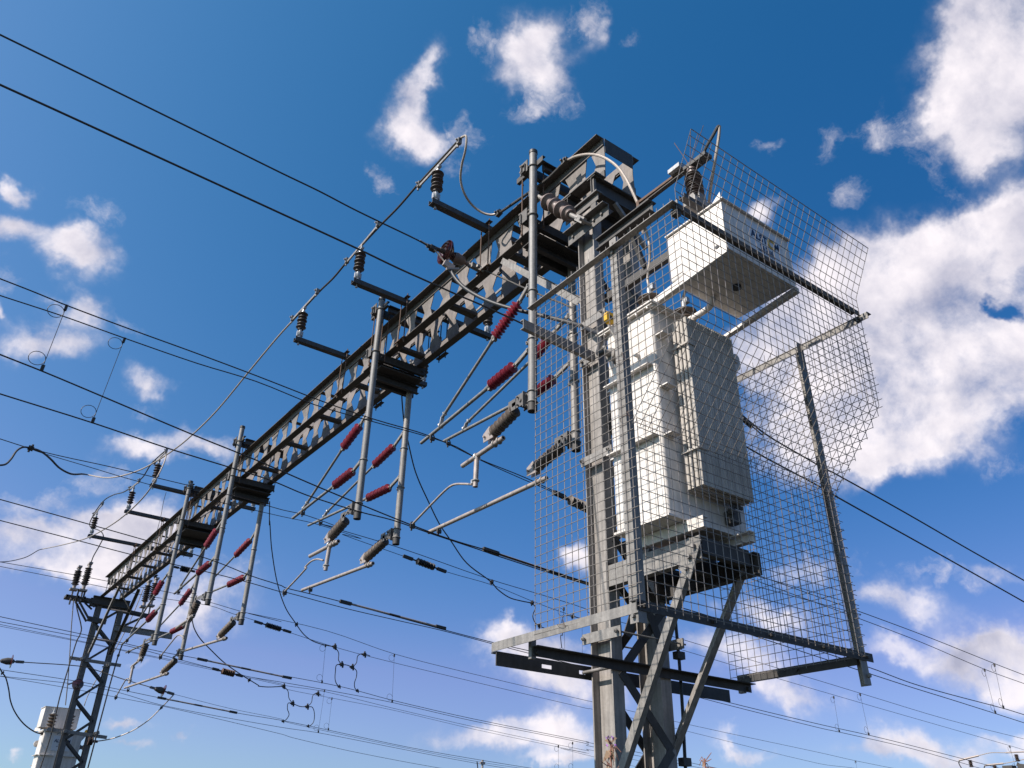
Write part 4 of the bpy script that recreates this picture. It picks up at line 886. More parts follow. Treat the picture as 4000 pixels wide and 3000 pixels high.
wire('lower dark feeder cable running off to the right behind the transformer', [(R2, 1100, 470), (R2, 1390, 672), (R2, 1930, 966), (PX, 3262, 1937), (PX, 3640, 2148), (PX, 4030, 2368)], 5.95, .0125, 'cable', 'feeder_cable', 'feeder cables', cat='cable')
b = MB(); pp = [qa(R2, x, y, y=5.95) for x, y in ((1380, 478), (1410, 515), (1450, 550), (1500, 592), (1545, 630), (1560, 622))]; b.pipe(pp, .010, 6, True, 4); pa = [qa(R2, x, y, y=5.93) for x, y in ((1420, 530), (1480, 580))]; b.pipe([pa[0], pa[1]], .03, 8); tag(b.build('line_splice', M['cable']), 'black splice with a slack loop on the upper right feeder cable', 'splice')

W = {}
W['A1'] = wire('upper messenger wire of the nearest track, passing above the first drop tubes', [(S2, -120, -70), (S2, 0, -25), (S2, 300, 92), (S2, 575, 205), (S2, 1100, 402), (S2, 1700, 620), (S2, 2212, 812), (R5, 440, 455), (R5, 760, 567), (R5, 1172, 692), (R5, 1480, 838), (R5, 1790, 963), (R5, 2060, 1092), (R5, 2212, 1168), (PX, 2800, 2188), (PX, 3388, 2400), (Q7, 1190, 250), (Q7, 1890, 530), (Q7, 2240, 665)], YA, .0075)
W['A2'] = wire('lower messenger wire of the nearest track, just under its twin', [(S2, -120, 78), (S2, 0, 120), (S2, 520, 290), (S2, 1080, 490), (S2, 1700, 705), (S2, 2212, 862), (R5, 390, 478), (R5, 740, 580), (R5, 1280, 735), (R5, 1500, 850), (R5, 1790, 980), (R5, 1990, 1068), (PX, 2300, 2005), (PX, 2800, 2210), (PX, 3361, 2418), (Q7, 1100, 300), (Q7, 1780, 590), (Q7, 2240, 757)], YAr, .0075)
W['A3'] = wire('upper contact wire of the nearest track, held by the bent steady arm', [(S2, -120, 580), (S2, 0, 630), (S2, 360, 772), (S2, 880, 990), (S2, 1660, 1320), (S2, 2212, 1542), (R5, 380, 1010), (R5, 700, 1143), (R5, 1040, 1280), (R5, 1290, 1372), (R5, 1510, 1438), (R8, 1620, 246), (R8, 2212, 437), (PX, 2700, 2385), (PX, 3392, 2606), (Q7, 980, 737), (Q7, 1400, 860), (Q7, 1990, 1015), (Q7, 2240, 1092)], 9.02, .0085)
W['A4'] = wire('lower contact wire of the nearest track, under the longest pale registration arm', [(S2, -120, 930), (S2, 0, 970), (S2, 800, 1220), (S2, 1450, 1440), (S2, 2100, 1640), (R5, 110, 985), (R5, 340, 1080), (R5, 690, 1190), (R5, 910, 1246), (R5, 1150, 1330), (R5, 1510, 1450), (R8, 1620, 262), (R8, 2212, 452), (PX, 2700, 2405), (PX, 3401, 2633), (Q7, 980, 782), (Q7, 1400, 912), (Q7, 1900, 1070), (Q7, 2240, 1180)], 10.05, .0085)
W['B1'] = wire('upper messenger wire of the second track, leaving the clamp at left', [(OV, -30, 938), (OV, 0, 948), (R6, 240, 205), (R6, 480, 265), (R6, 850, 345), (R6, 1440, 485), (R6, 1900, 595), (R6, 2210, 685), (R5, 330, 1212), (R5, 560, 1298), (R8, 560, 75), (R8, 1030, 216), (R8, 1600, 415), (R8, 1900, 505), (R8, 2200, 600), (R3, 550, 612), (R3, 1000, 740), (PX, 3200, 2659), (Q7, 440, 850), (Q7, 1400, 1140), (Q7, 2240, 1352)], YB, .0065)
W['B2'] = wire('lower messenger wire of the second track, carrying the first ribbed section insulator', [(R6, 240, 205, 13.1), (R6, 330, 240), (R6, 700, 350), (R6, 1000, 440), (R6, 1450, 560), (R6, 2210, 738), (R5, 390, 1268), (R5, 700, 1368), (R8, 690, 138), (R8, 1075, 275), (R8, 1330, 368), (R8, 1620, 452), (R8, 1900, 565), (R8, 2170, 660), (R3, 500, 640), (R3, 1030, 806), (PX, 3200, 2698), (Q7, 900, 1085), (Q7, 2050, 1415), (Q7, 2240, 1472)], YBr, .0065)
W['B3'] = wire('upper contact wire of the second track, passing the third drop tubes', [(R6, -60, 590), (R6, 0, 605), (R6, 700, 800), (R6, 1400, 1000), (R6, 1700, 1095), (R6, 1980, 1208), (R6, 2210, 1282), (R8, 340, 468), (R8, 480, 502), (R8, 700, 558), (R8, 1300, 722), (R8, 1660, 815), (R3, 280, 830), (R3, 700, 932), (R3, 1240, 1080), (PX, 3200, 2829), (Q7, 540, 1305), (Q7, 1000, 1418), (Q7, 2000, 1675)], 13.3, .0075)
W['B4'] = wire('lower contact wire of the second track, below its splice rod', [(R6, -60, 755), (R6, 0, 770), (R6, 600, 925), (R6, 1100, 1055), (R6, 1650, 1180), (R6, 1970, 1262), (R6, 2210, 1332), (R8, 330, 492), (R8, 700, 592), (R8, 1000, 662), (R8, 1300, 730), (R8, 1660, 825), (R3, 280, 845), (R3, 700, 950), (R3, 1240, 1095), (PX, 3200, 2843), (Q7, 220, 1272), (Q7, 1000, 1450), (Q7, 1760, 1668)], 14.6, .0075)
W['C1'] = wire('upper messenger wire of the third track, behind the far beam', [(R6, -60, 1085), (R6, 0, 1096), (R6, 600, 1200), (R6, 900, 1258), (R6, 1330, 1335), (R6, 1650, 1413), (R6, 1860, 1475), (R6, 2210, 1565), (R8, 90, 620), (R8, 590, 732), (R8, 1015, 877), (R8, 1500, 1000), (R8, 2212, 1167), (R3, 555, 1090), (R3, 1070, 1212), (R3, 1797, 1368), (Q7, 390, 1580), (Q7, 850, 1672)], YC, .0062)
W['C2'] = wire('lower messenger wire of the third track, carrying the second ribbed section insulator', [(R6, -60, 1118), (R6, 0, 1131), (R6, 580, 1245), (R6, 1170, 1365), (R6, 1650, 1440), (R6, 1830, 1503), (R6, 2000, 1555), (R8, 210, 690), (R8, 370, 745), (R8, 590, 817), (R8, 830, 885), (R8, 1300, 1000), (R8, 2212, 1215), (R3, 555, 1130), (R3, 1040, 1242), (R3, 1797, 1428), (Q7, 370, 1659), (Q7, 500, 1690)], YCr, .0062)
W['C3'] = wire('upper contact wire of the third track, crossing the far mast top', [(R7, -60, 456), (R7, 0, 470), (R7, 500, 577), (R7, 870, 655), (R7, 1260, 745), (R7, 1570, 802), (R7, 2200, 932), (R8, 340, 1012), (R8, 700, 1082), (R8, 1000, 1162), (R8, 1500, 1277), (R8, 2212, 1420), (R3, 540, 1312), (R3, 1060, 1415), (R3, 1350, 1475)], 20.6, .007)
W['C4'] = wire('lower contact wire of the third track, carrying the rusty section insulator', [(R7, -60, 500), (R7, 0, 510), (R7, 500, 605), (R7, 1000, 700), (R7, 1260, 768), (R7, 1680, 878), (R7, 1900, 932), (R7, 2212, 985), (R8, 500, 1082), (R8, 800, 1137), (R8, 1010, 1178), (R8, 1500, 1290), (R8, 2212, 1432), (R3, 540, 1330), (R3, 1060, 1432), (R3, 1300, 1480)], 22.4, .007)
W['D1'] = wire('upper messenger wire of the farthest track', [(R7, -60, 520), (R7, 0, 531), (R7, 600, 655), (R7, 1140, 768), (R7, 1440, 828), (R7, 2212, 1000), (R8, 330, 1070), (R8, 580, 1108), (R8, 1000, 1210), (R8, 1500, 1325), (R8, 2212, 1475), (R3, 540, 1350), (R3, 900, 1430), (R3, 1100, 1475)], YD, .0058)
W['D2'] = wire('lower messenger wire of the farthest track', [(R7, -60, 532), (R7, 0, 545), (R7, 600, 662), (R7, 1140, 775), (R7, 2212, 1010), (R8, 330, 1090), (R8, 625, 1148), (R8, 1000, 1222), (R8, 1500, 1340), (R8, 2212, 1490), (R3, 400, 1345), (R3, 700, 1420), (R3, 950, 1475)], YDr, .0058)
W['D3'] = wire('upper contact wire of the farthest track, above its pale splice rod', [(R7, -60, 876), (R7, 0, 886), (R7, 600, 977), (R7, 1000, 1055), (R7, 1240, 1105), (R7, 1850, 1225), (R7, 2212, 1285), (R8, 600, 1345), (R8, 1100, 1452), (R8, 1550, 1532), (R8, 2212, 1640), (R3, 300, 1480)], 23.9, .0066)
W['D4'] = wire('second contact wire of the farthest track, through the steady arm clamp', [(R7, -60, 928), (R7, 0, 937), (R7, 590, 1000), (R7, 910, 1060), (R7, 1290, 1170), (R7, 2212, 1340), (R8, 540, 1362), (R8, 900, 1432), (R8, 1500, 1548), (R8, 2212, 1660)], 26.8, .0066)
W['D5'] = wire('lowest wire at the left, passing the far lattice mast above its transformer', [(R7, -60, 925), (R7, 0, 938), (R7, 560, 1035), (R7, 910, 1102), (R7, 1330, 1185), (R7, 2212, 1393), (R8, 380, 1392), (R8, 770, 1482), (R8, 1300, 1582), (R8, 1560, 1620)], 28.5, .0066)
W['D6'] = wire('thin upper messenger of the last pair, crossing the bottom centre sky', [(R7, 1350, 1075), (R7, 1800, 1190), (R7, 2212, 1275), (R8, 330, 1292), (R8, 480, 1328), (R8, 1000, 1440), (R8, 1550, 1545), (R8, 2000, 1610)], 29.5, .0058)

def drop(lab, wt, xt, yt, wb, xb_, yb_, Y, rt=0.010):
    a = qa(wt, xt, yt, y=Y); b_ = qa(wb, xb_, yb_, y=Y)
    t = thing('dropper', lab, 'dropper wire', b_, 'droppers between messenger and contact wires')
    k = (a-b_).length; s = min(.09, k*.12)
    b = MB(); b.tube(a, b_, .0035, 6); d = (a-b_).normalized(); h = V((-1, 0, 0))
    for p, g in ((a-d*s*1.2, 1), (b_+d*s*1.4, -1)):
        c = p+h*s*.9; pts = [c+(h*math.cos(x)+d*math.sin(x))*s*.9 for x in [i*math.pi/8 for i in range(17)]]; b.pipe(pts, .004, 5, False)
    b.build('strand', M['wire'], t)
    b = MB(); b.box(a-d*.03, (.03, .03, .07), ez=d, ex=X_, ey=Y_); b.box(b_+d*.03, (.035, .03, .07), ex=X_, ey=Y_, ez=d); b.build('clip', M['cable'], t)
drop('dropper joining the upper messenger to the contact wire over the left cloud', S2, 577, 207, S2, 358, 768, 9.0)
drop('dropper on the lower messenger at left, crossing the upper contact wire', S2, 1078, 490, S2, 797, 1218, 9.9)
drop('right-hand one of the paired droppers at the right edge', Q7, 1890, 532, Q7, 1992, 1018, 8.9)
drop('left-hand one of the paired droppers at the right edge', Q7, 1783, 588, Q7, 1905, 1070, 9.9)
drop('dropper with a pale clip right of the cage foot', Q7, 155, 884, Q7, 218, 1272, 14.5)
drop('dropper just right of the cage foot, beside the one with the pale clip', Q7, 440, 852, Q7, 538, 1306, 13.2)
drop('dropper left of the square jumper loops, upper of the bottom centre ones', R8, 588, 818, R8, 565, 1056, 21)
drop('long dropper right of the upper square jumper loops', R8, 1012, 878, R8, 998, 1176, 20.3)
drop('long dropper below the upper jumper loops, left one of its pair', R8, 582, 1096, R8, 542, 1362, 24.5)
drop('short dropper below the upper jumper loops, right one of its pair', R8, 627, 1146, R8, 604, 1348, 25.5)
drop('dropper in front of the lower bottom cloud, left one beside the mast', R8, 2024, 1440, R8, 2026, 1600, 20.3)
drop('dropper in front of the lower bottom cloud, right one beside the mast', R8, 2112, 1420, R8, 2114, 1600, 20.3)
drop('dropper above the distant insulators in the bottom right corner', Q7, 2056, 1418, Q7, 2130, 1690, 13.1)
drop('short dropper at the bottom edge right of the mast', Q7, 393, 1582, Q7, 412, 1690, 20.3)
drop('dropper behind the lower part of the wire cage, near its left edge', R8, 2057, 590, R8, 2065, 905, 13.5)
drop('thin wire hanging beside the slotted plate under the cage', R8, 2170, 660, R8, 2173, 938, 14.4)

def inline(lab, a, b_, Y, mt='black', R=.075, n=12, ends='cable'):
    p0 = qa(a[0], a[1], a[2], y=Y); p1 = qa(b_[0], b_[1], b_[2], y=Y); L = p1-p0
    t = thing('section_insulator', lab, 'insulator', p0, 'ribbed insulators in the wires')
    b = MB(); b.sheds(p0+L*.30, p1-L*.28, R, R*.55, n, segs=16); b.build('ribs', M[mt], t)
    b = MB()
    for c in (p0+L*.10, p1-L*.10): b.box(c, (L.length*.22, .05, .06), ex=L.normalized(), ey=Y_)
    b.tube(p0, p1, .018, 8); b.build('end_clamp', M[ends], t)
inline('ribbed black section insulator between the second drop tubes and the cage', (R8, 1070, 272), (R8, 1328, 368), 14.4)
inline('ribbed black section insulator left of the hanging dark jumper and below the third tubes', (R8, 150, 675), (R8, 372, 742), 21.4, n=12)
inline('ribbed insulator half hidden behind the mast at the left cage edge', (R5, 1985, 1062), (R5, 2300, 1215), 8.7, 'dusty', .075, 10)
inline('rusty ribbed section insulator low left above the long splice rod', (R7, 1670, 878), (R7, 1905, 938), 22.4, 'rust', .085, 14)
inline('ribbed insulator seen under the far beam between the drop tubes', (R6, 1370, 1135), (R6, 1530, 1172), 26.0, 'black', .10, 9)
inline('finned right-hand insulator behind the mast at cage height', (R2, 255, 985), (R2, 560, 1110), 8.75, 'dusty', .06, 12)

def splint(lab, a, b_, Y, r=.018):
    p0 = qa(a[0], a[1], a[2], y=Y); p1 = qa(b_[0], b_[1], b_[2], y=Y); L = p1-p0; d = L.normalized()
    t = thing('neutral_section_rod', lab, 'insulating rod', p0, 'pale insulating rods in the contact wires')
    b = MB(); b.tube(p0+d*.1, p1-d*.1, r, 10); b.build('rod', M['alu'], t)
    q_ = min(.35, L.length*.10)
    for p, sg in ((p0, 1), (p1, -1)):
        b = MB(); b.box(p+d*q_*.5*sg, (q_, .05, .055), ex=d, ey=Y_); b.build('end_splice', M['cable'], t)
    b = MB(); b.tube(p0+d*L.length*.45, p0+d*L.length*.55, r*1.15, 10); b.build('rod_sleeve', M['cable'], t)
splint('pale insulating rod in the nearest contact wire, running behind the cage to the mast', (R8, 1560, 228), (R8, 2420, 512), 9.05, .017)
splint('pale insulating rod right of the second registration arms', (R8, 676, 550), (R8, 1328, 720), 13.3, .018)
splint('pale insulating rod low in the centre left, above the rusty insulator', (R7, 1550, 800), (R7, 2290, 955), 20.6, .02)
splint('lowest pale insulating rod, above the bottom left clouds', (R7, 1238, 1104), (R7, 1862, 1226), 23.9, .02)

def jumper(lab, pix, r=.012, mt='cable', clamps=(), sub=6, name='jumper_cable'):
    pts = [qa(p[0], p[1], p[2], y=p[3]) for p in pix]
    t = thing(name, lab, 'jumper cable', pts[0], 'hanging jumper cables')
    b = MB(); b.pipe(pts, r, 8, True, sub); b.build('cable', M[mt], t)
    for c in clamps:
        p = qa(c[0], c[1], c[2], y=c[3]); b = MB(); b.box(p, (.075, .045, .06), ex=(1, 0, -.2)); b.bolt(p+V((0, -.02, .01)), (0, -1, 0), .018, .03); b.bolt(p+V((.015, 0, .028)), Z_, .016, .035); b.bolt(p+V((-.015, 0, -.028)), -Z_, .016, .035); b.build('clamp', M['cable'], t)
jumper('long dark jumper hanging from the second tube bracket down to the cage corner', [(R5, 968, 395, 11.2), (R5, 972, 470, 11.3), (R5, 985, 600, 11.5), (R5, 1012, 730, 11.8), (R5, 1062, 930, 12.2), (R5, 1150, 1130, 12.7), (R5, 1220, 1272, 13.1), (R5, 1290, 1375, 13.4), (R5, 1400, 1530, 13.8), (R8, 1610, 432, 14.2), (R8, 1650, 478, 14.3), (R8, 1720, 527, 14.35), (R8, 1790, 548, 14.4), (R8, 1862, 562, 14.4)], .0125, 'cable', [(R8, 1862, 562, 14.4), (R8, 1612, 434, 14.2)])
jumper('dark jumper hanging from the third tube bracket to the upper square loops', [(R6, 2118, 620, 18.1), (R6, 2116, 800, 18.4), (R8, 243, 60, 18.9), (R8, 255, 230, 19.4), (R8, 290, 440, 20.0), (R8, 340, 590, 20.5), (R8, 405, 690, 20.9), (R8, 450, 752, 21.1), (R8, 500, 792, 21.2), (R8, 570, 818, 21.3), (R8, 645, 832, 21.4)], .013, 'cable', [(R8, 645, 832, 21.4), (R8, 408, 694, 20.9)])
jumper('dark jumper sweeping from under the farthest tubes to the lower square loops', [(R7, 1508, 490, 22.2), (R7, 1525, 560, 22.3), (R7, 1570, 640, 22.5), (R7, 1650, 725, 22.8), (R7, 1760, 830, 23.4), (R7, 1900, 930, 24.2), (R7, 1965, 970, 24.5), (R7, 2030, 1010, 24.8), (R8, 175, 1075, 25.2), (R8, 235, 1080, 25.5), (R8, 330, 1076, 25.8)], .014, 'cable', [(R8, 330, 1076, 25.8), (R7, 1958, 968, 24.5)])
def loops(lab, P_, Y):
    J = lambda l: [(R8, a, b_, Y) for a, b_ in l]
    t = thing('jumper_loops', lab, 'jumper cable', qa(R8, P_[0][0][0], P_[0][0][1], y=Y), 'square sets of jumper loops')
    for l in P_[:-1]:
        b = MB(); b.pipe([qa(R8, a, c, y=Y) for a, c in l], .012, 8, True, 6); b.build('cable', M['wire'], t)
    for c in P_[-1]:
        p = qa(R8, c[0], c[1], y=Y); b = MB(); s = c[2]; b.box(p, (.10*s, .07, .11*s), ex=(1, 0, .15)); b.bolt(p+V((0, 0, .05*s)), Z_, .03*s, .06*s); b.bolt(p+V((.03, -.0, -.04*s)), -Z_, .03*s, .06*s); b.bolt(p-X_*.05*s, -X_, .03*s, .05*s); b.build('clamp', M['cable'], t)
loops('upper set of black jumper loops hanging in an H shape between two wires', [[(645, 832), (668, 870), (668, 915), (688, 942)], [(688, 942), (720, 945), (753, 958)], [(753, 958), (778, 930), (785, 890), (805, 876), (830, 878), (862, 888)], [(688, 942), (655, 945), (648, 985), (646, 1030), (655, 1060), (672, 1078)], [(753, 958), (778, 980), (778, 1015), (766, 1055), (768, 1085), (784, 1104)], [(645, 832, .8), (688, 942, .8), (753, 958, .8), (828, 880, .8), (672, 1078, .5), (784, 1104, .5)]], 21.4)
loops('lower set of black jumper loops hanging in an H shape between two wires', [[(330, 1076), (355, 1105), (362, 1150), (385, 1182)], [(385, 1182), (430, 1200), (475, 1202)], [(475, 1202), (500, 1175), (508, 1135), (525, 1120), (542, 1122), (560, 1127)], [(385, 1182), (357, 1180), (352, 1215), (362, 1250), (345, 1280), (325, 1292)], [(475, 1202), (505, 1205), (518, 1240), (515, 1290), (498, 1315), (480, 1322)], [(330, 1076, .8), (385, 1182, .85), (475, 1202, .85), (540, 1122, .8), (325, 1292, .5), (480, 1322, .5)]], 25.8)
jumper('black S-shaped jumper behind the left edge of the wire cage', [(R8, 1862, 562, 14.4), (R8, 1882, 590, 14.4), (R8, 1866, 640, 14.4), (R8, 1880, 682, 14.4), (R8, 1908, 704, 14.4), (R8, 1950, 722, 14.4)], .011, 'wire', [(R8, 1908, 704, 14.4)])
jumper('black curved jumper inside the lower left of the wire cage', [(R8, 1885, 690, 14.5), (R8, 1878, 770, 14.5), (R8, 1875, 830, 14.5), (R8, 1893, 865, 14.5)], .009, 'wire', [(R8, 1893, 865, 14.5)])
jumper('black jumper arch inside the lower cage beside the mast', [(R8, 2172, 660, 14.4), (R8, 2112, 645, 14.4), (R8, 2060, 640, 14.4), (R8, 2046, 670, 14.4), (R8, 2050, 760, 14.45), (R8, 2038, 760, 14.45), (R8, 2045, 840, 14.5)], .009, 'wire', [(R8, 2112, 645, 14.4)])
jumper('wavy dark jumper at the far left edge under the clamp', [(R6, 240, 200, 13.1), (R6, 180, 195, 13.0), (R6, 130, 225, 12.9), (R6, 85, 290, 12.8), (R6, 40, 330, 12.7), (R6, -30, 338, 12.6)], .014, 'cable', [(R6, 242, 203, 13.1)])
jumper('dark jumper falling from the left edge to the far transformer', [(R7, -5, 870, 30.5), (R7, 15, 905, 30.6), (R7, 45, 950, 30.8), (R7, 68, 1040, 31.0), (R7, 82, 1130, 31.2), (R7, 115, 1215, 31.5), (R7, 175, 1300, 31.8), (R7, 240, 1355, 32.0), (R7, 300, 1385, 32.1), (R7, 365, 1390, 32.2)], .02, 'cable', [(R7, 20, 912, 30.6), (R7, 330, 1390, 32.1)])
jumper('pale slack cable from a wire clamp down to the far mast side', [(R7, 1368, 1080, 29.5), (R7, 1330, 1120, 29.6), (R7, 1270, 1183, 29.8), (R7, 1170, 1280, 30.0), (R7, 1060, 1355, 30.3), (R7, 950, 1405, 30.6), (R7, 850, 1435, 30.8), (R7, 755, 1450, 30.95)], .018, 'pale', [(R7, 1268, 1185, 29.8)])
def span_discs():
    for lab, cs, Y in (('grey and maroon disc insulator at the far left edge, in the span wire', ((0, 815), (60, 820), (90, 822), (130, 825), (190, 828)), 30.2), ('grey and maroon disc insulator below the farthest registration arms', ((1175, 1022), (1240, 1040), (1285, 1055), (1310, 1065), (1368, 1080)), 29.5)):
        p = [qa(R7, a, b_, y=Y) for a, b_ in cs]; d = (p[-1]-p[0]).normalized()
        t = thing('span_insulator', lab, 'insulator', p[2], 'disc insulators in the span wire')
        b = MB(); b.lathe(p[2]-d*.04, d, [(0, .03), (.01, .09), (.03, .195), (.045, .20), (.055, .17), (.07, .06)], 26); b.build('disc', M['glaze'], t)
        b = MB(); b.lathe(p[2]+d*.02, d, [(0, .10), (.10, .105), (.26, .06), (.28, .03)], 16) if p[2].x < 2 else b.lathe(p[2]-d*.02, -d, [(0, .10), (.10, .105), (.26, .06), (.28, .03)], 16); b.build('cap', M['dark'], t)
        b = MB(); b.tube(p[0], p[-1], .025, 8); b.box(p[0]+d*.15, (.26, .05, .07), ex=d, ey=Y_); b.ring(p[0]+d*.34, Y_, .05, .02, 10); b.box(p[-1]-d*.12, (.22, .05, .08), ex=d, ey=Y_); b.build('link', M['steel'], t)
span_discs()
wire('span wire from the far left disc insulator past the far mast', [(R7, 190, 828, 30.2), (R7, 640, 860, 30.3), (R7, 760, 892, 30.3), (R7, 980, 965, 29.9), (R7, 1175, 1022, 29.5)], 30, .014, 'cable', 'span_wire', None)

# ------------------------------------------------------------------ far lattice mast
def far_mast():
    t = thing('lattice_mast', 'dark grey lattice mast with zig-zag braces carrying the far end of the gantry beam', 'mast', (5.5, 31.0, 0))
    L0, L1 = 5.20, 5.92
    for x in (L0, L1):
        b = MB(); b.ibeam((x+.08, 31.0, 0), (x+.08, 31.0, 8.62), .25, .165, .015, .012, (0, 1, 0), (1, 0, 0)); b.build('leg', M['steel'], t)
    z = .8; i = 0
    while z < 8.2:
        for yf, o in ((30.868, 0), (31.132, .0)):
            a = (L0+.1, z) if i % 2 == 0 else (L1+.06, z); c = (L1+.06, z+.60) if i % 2 == 0 else (L0+.1, z+.60)
            b = MB(); b.bar((a[0], yf, a[1]), (c[0], yf, c[1]), .012, .07); b.build('lacing_bar', M['dark'], t)
        z += .60; i += 1
    b = MB(); b.ibeam((5.0, 30.8, 8.76), (6.2, 30.8, 8.76), .27, .14, .016, .01, Z_, Y_); b.ibeam((5.0, 31.2, 8.76), (6.2, 31.2, 8.76), .27, .14, .016, .01, Z_, Y_); b.build('crosshead_beam', M['dark'], t)
    # knee braces up to the beam
    k0 = qa(R7, 930, 225, x=5.27); k1 = qa(R7, 690, 745, x=5.27)
    b = MB(); b.angle(k0, k1, .09, .09, .01, X_, (0, -1, 0)); b.build('knee_brace', M['galv'], t)
    b = MB(); b.angle(k0+V((.68, 0, 0)), k1+V((.72, 0, 0)), .09, .09, .01, -X_, (0, -1, 0)); b.build('knee_brace', M['dark'], t)
    b = MB(); f = .25; a = k0.lerp(k1, .02); c = k0.lerp(k1, .33)+V((.70, 0, 0)); b.bar(a, c, .012, .08, Y_)
    for f in (.35, .80): b.tube(k0.lerp(k1, f), k0.lerp(k1, f)+V((.70, 0, .0)), .025, 8)
    b.build('knee_tie', M['alu'], t)
    # left side bracket
    b = MB()
    for y in (30.8, 31.2):
        b.angle((4.18, y, 8.72), (5.25, y, 8.70), .08, .07, .01, Z_, Y_); b.bar((4.55, y, 8.70), (5.05, y, 8.10), .05, .06); b.bar((4.85, y, 8.70), (5.12, y, 8.52), .05, .05)
    b.bar((4.2, 30.8, 8.76), (4.2, 31.2, 8.76), .06, .08); b.bar((4.45, 30.78, 9.0), (4.75, 30.78, 9.0), .05, .05); b.bar((4.5, 30.8, 8.72), (4.5, 30.8, 9.02), .05, .05, X_); b.bar((4.7, 30.8, 8.72), (4.7, 30.8, 9.02), .05, .05, X_); b.bar((4.55, 30.8, 8.78), (4.55, 31.2, 8.78), .06, .08); b.bar((4.75, 30.8, 8.78), (4.75, 31.2, 8.78), .06, .08); b.build('side_bracket', M['dark'], t)
    b = MB(); b.bar((5.0, 30.84, 8.13), (5.6, 30.84, 8.10), .08, .16); b.build('clamp_beam', M['dark'], t)
    b = MB()
    for y in (30.85, 31.15):
        b.angle((6.05, y, 8.55), (7.0, y, 8.50), .08, .07, .01, Z_, Y_); b.bar((6.15, y, 8.05), (6.8, y, 8.50), .05, .06)
    b.build('side_bracket', M['dark'], t)
    b = MB(); b.ibeam((5.9, 30.85, 7.97), (7.85, 30.85, 7.95), .20, .10, .012, .01, Z_, Y_); b.build('outrigger_beam', M['galv'], t)
    b = MB(); b.chan((4.78, 30.83, 6.83), (6.40, 30.83, 6.78), .10, .05, .01, Z_, Y_); b.build('cross_rail', M['galv'], t)
    b = MB(); b.chan((4.7, 30.83, 4.66), (6.5, 30.83, 4.55), .10, .05, .01, Z_, Y_); b.build('cross_rail', M['galv'], t)
    for x, y, z in ((5.18, 30.80, 6.85), (5.15, 30.8, 6.1), (6.02, 30.80, 6.75), (6.15, 30.8, 4.65), (5.2, 30.8, 4.62)):
        b = MB(); b.box((x, y, z), (.16, .10, .10), ex=(1, 0, .4)); b.box((x-.12, y, z-.05), (.18, .03, .04), ex=(1, 0, .6)); b.bolt((x, y-.05, z), (0, -1, 0), .05, .05); b.build('anchor_bracket', M['galv'], t)
    b = MB(); p = qa(R7, 610, 1005, y=30.6); b.lathe(p, (-.1, -1, .1), [(0, .05), (.02, .17), (.06, .17), (.07, .12), (.09, .12), (.10, .05), (.2, .05), (.2, 0)], 22); b.build('disc_insulator', M['glaze'], t)
    b = MB(); p = qa(R7, 715, 1448, y=30.75); b.lathe(p-X_*.1, X_, [(0, .04), (.01, .12), (.05, .12), (.06, .05), (.10, .05), (.11, .12), (.15, .12), (.16, .04), (.3, .04)], 16); b.build('side_insulator', M['brown'], t)
far_mast()
for lab, x0, y0, x1, y1, zz in (('pair of brown ribbed insulators on the far mast left bracket, front one', 655, 250, 688, 60, 30.85), ('pair of brown ribbed insulators on the far mast left bracket, rear one', 580, 245, 628, 90, 31.15),
        ('brown ribbed insulator right of the far mast head, front one', 1130, 380, 1160, 200, 30.9), ('brown ribbed insulator right of the far mast head, rear one', 1185, 370, 1215, 180, 31.15)):
    p0 = qa(R7, x0, y0, y=zz); p1 = qa(R7, x1, y1, y=zz); p1.x = p0.x; t = thing('pillar_insulator', lab, 'insulator', p0, 'ribbed insulators on the far mast brackets')
    d = (p1-p0); b = MB(); b.sheds(p0+d*.14, p1-d*.14, .125, .075, 9, segs=16); b.build('ribs', M['brown'], t)
    b = MB(); b.tube(p0-d*.05, p0+d*.15, .06, 10); b.tube(p1-d*.15, p1+d*.02, .06, 10); b.box(p0-d*.08, (.24, .25, .06)); b.bar(p0-d*.08, V((p0.x, p0.y, 8.56)), .06, .05, X_); b.box(p1+d*.04, (.12, .34, .06)); b.build('end_fitting', M['alu'], t)
jumper('left-hand thin cable from the far mast bracket to the distant bushing', [(R7, 578, 335, 31.0), (R7, 560, 560, 31.2), (R7, 546, 800, 31.5), (R7, 530, 1010, 31.9), (R7, 518, 1130, 32.1), (R7, 514, 1165, 32.2)], .016, 'pale')
jumper('bent rod hanging off the far mast bracket down past the far transformer', [(R7, 592, 325, 30.6), (R7, 605, 410, 30.6), (R7, 640, 560, 30.6), (R7, 625, 620, 30.6), (R7, 605, 655, 30.6), (R7, 560, 800, 30.6), (R7, 470, 1100, 30.6), (R7, 400, 1400, 30.6), (R7, 310, 1680, 30.6)], .02, 'cable', sub=3)
jumper('thin cable slanting behind the far mast legs to the other distant bushing', [(R7, 1130, 240, 31.3), (R7, 1050, 440, 31.4), (R7, 960, 630, 31.6), (R7, 850, 820, 31.8), (R7, 760, 960, 31.9), (R7, 690, 1090, 32.1), (R7, 668, 1150, 32.1), (R7, 662, 1170, 32.2)], .014, 'pale')
jumper('thick dark cable falling from the farthest cantilever past the far mast', [(R7, 960, 690, 30.0), (R7, 945, 730, 30.2), (R7, 925, 790, 30.3), (R7, 870, 980, 30.3), (R7, 790, 1280, 30.3), (R7, 685, 1680, 30.3)], .022, 'wire', [(R7, 930, 775, 30.3)], sub=3)

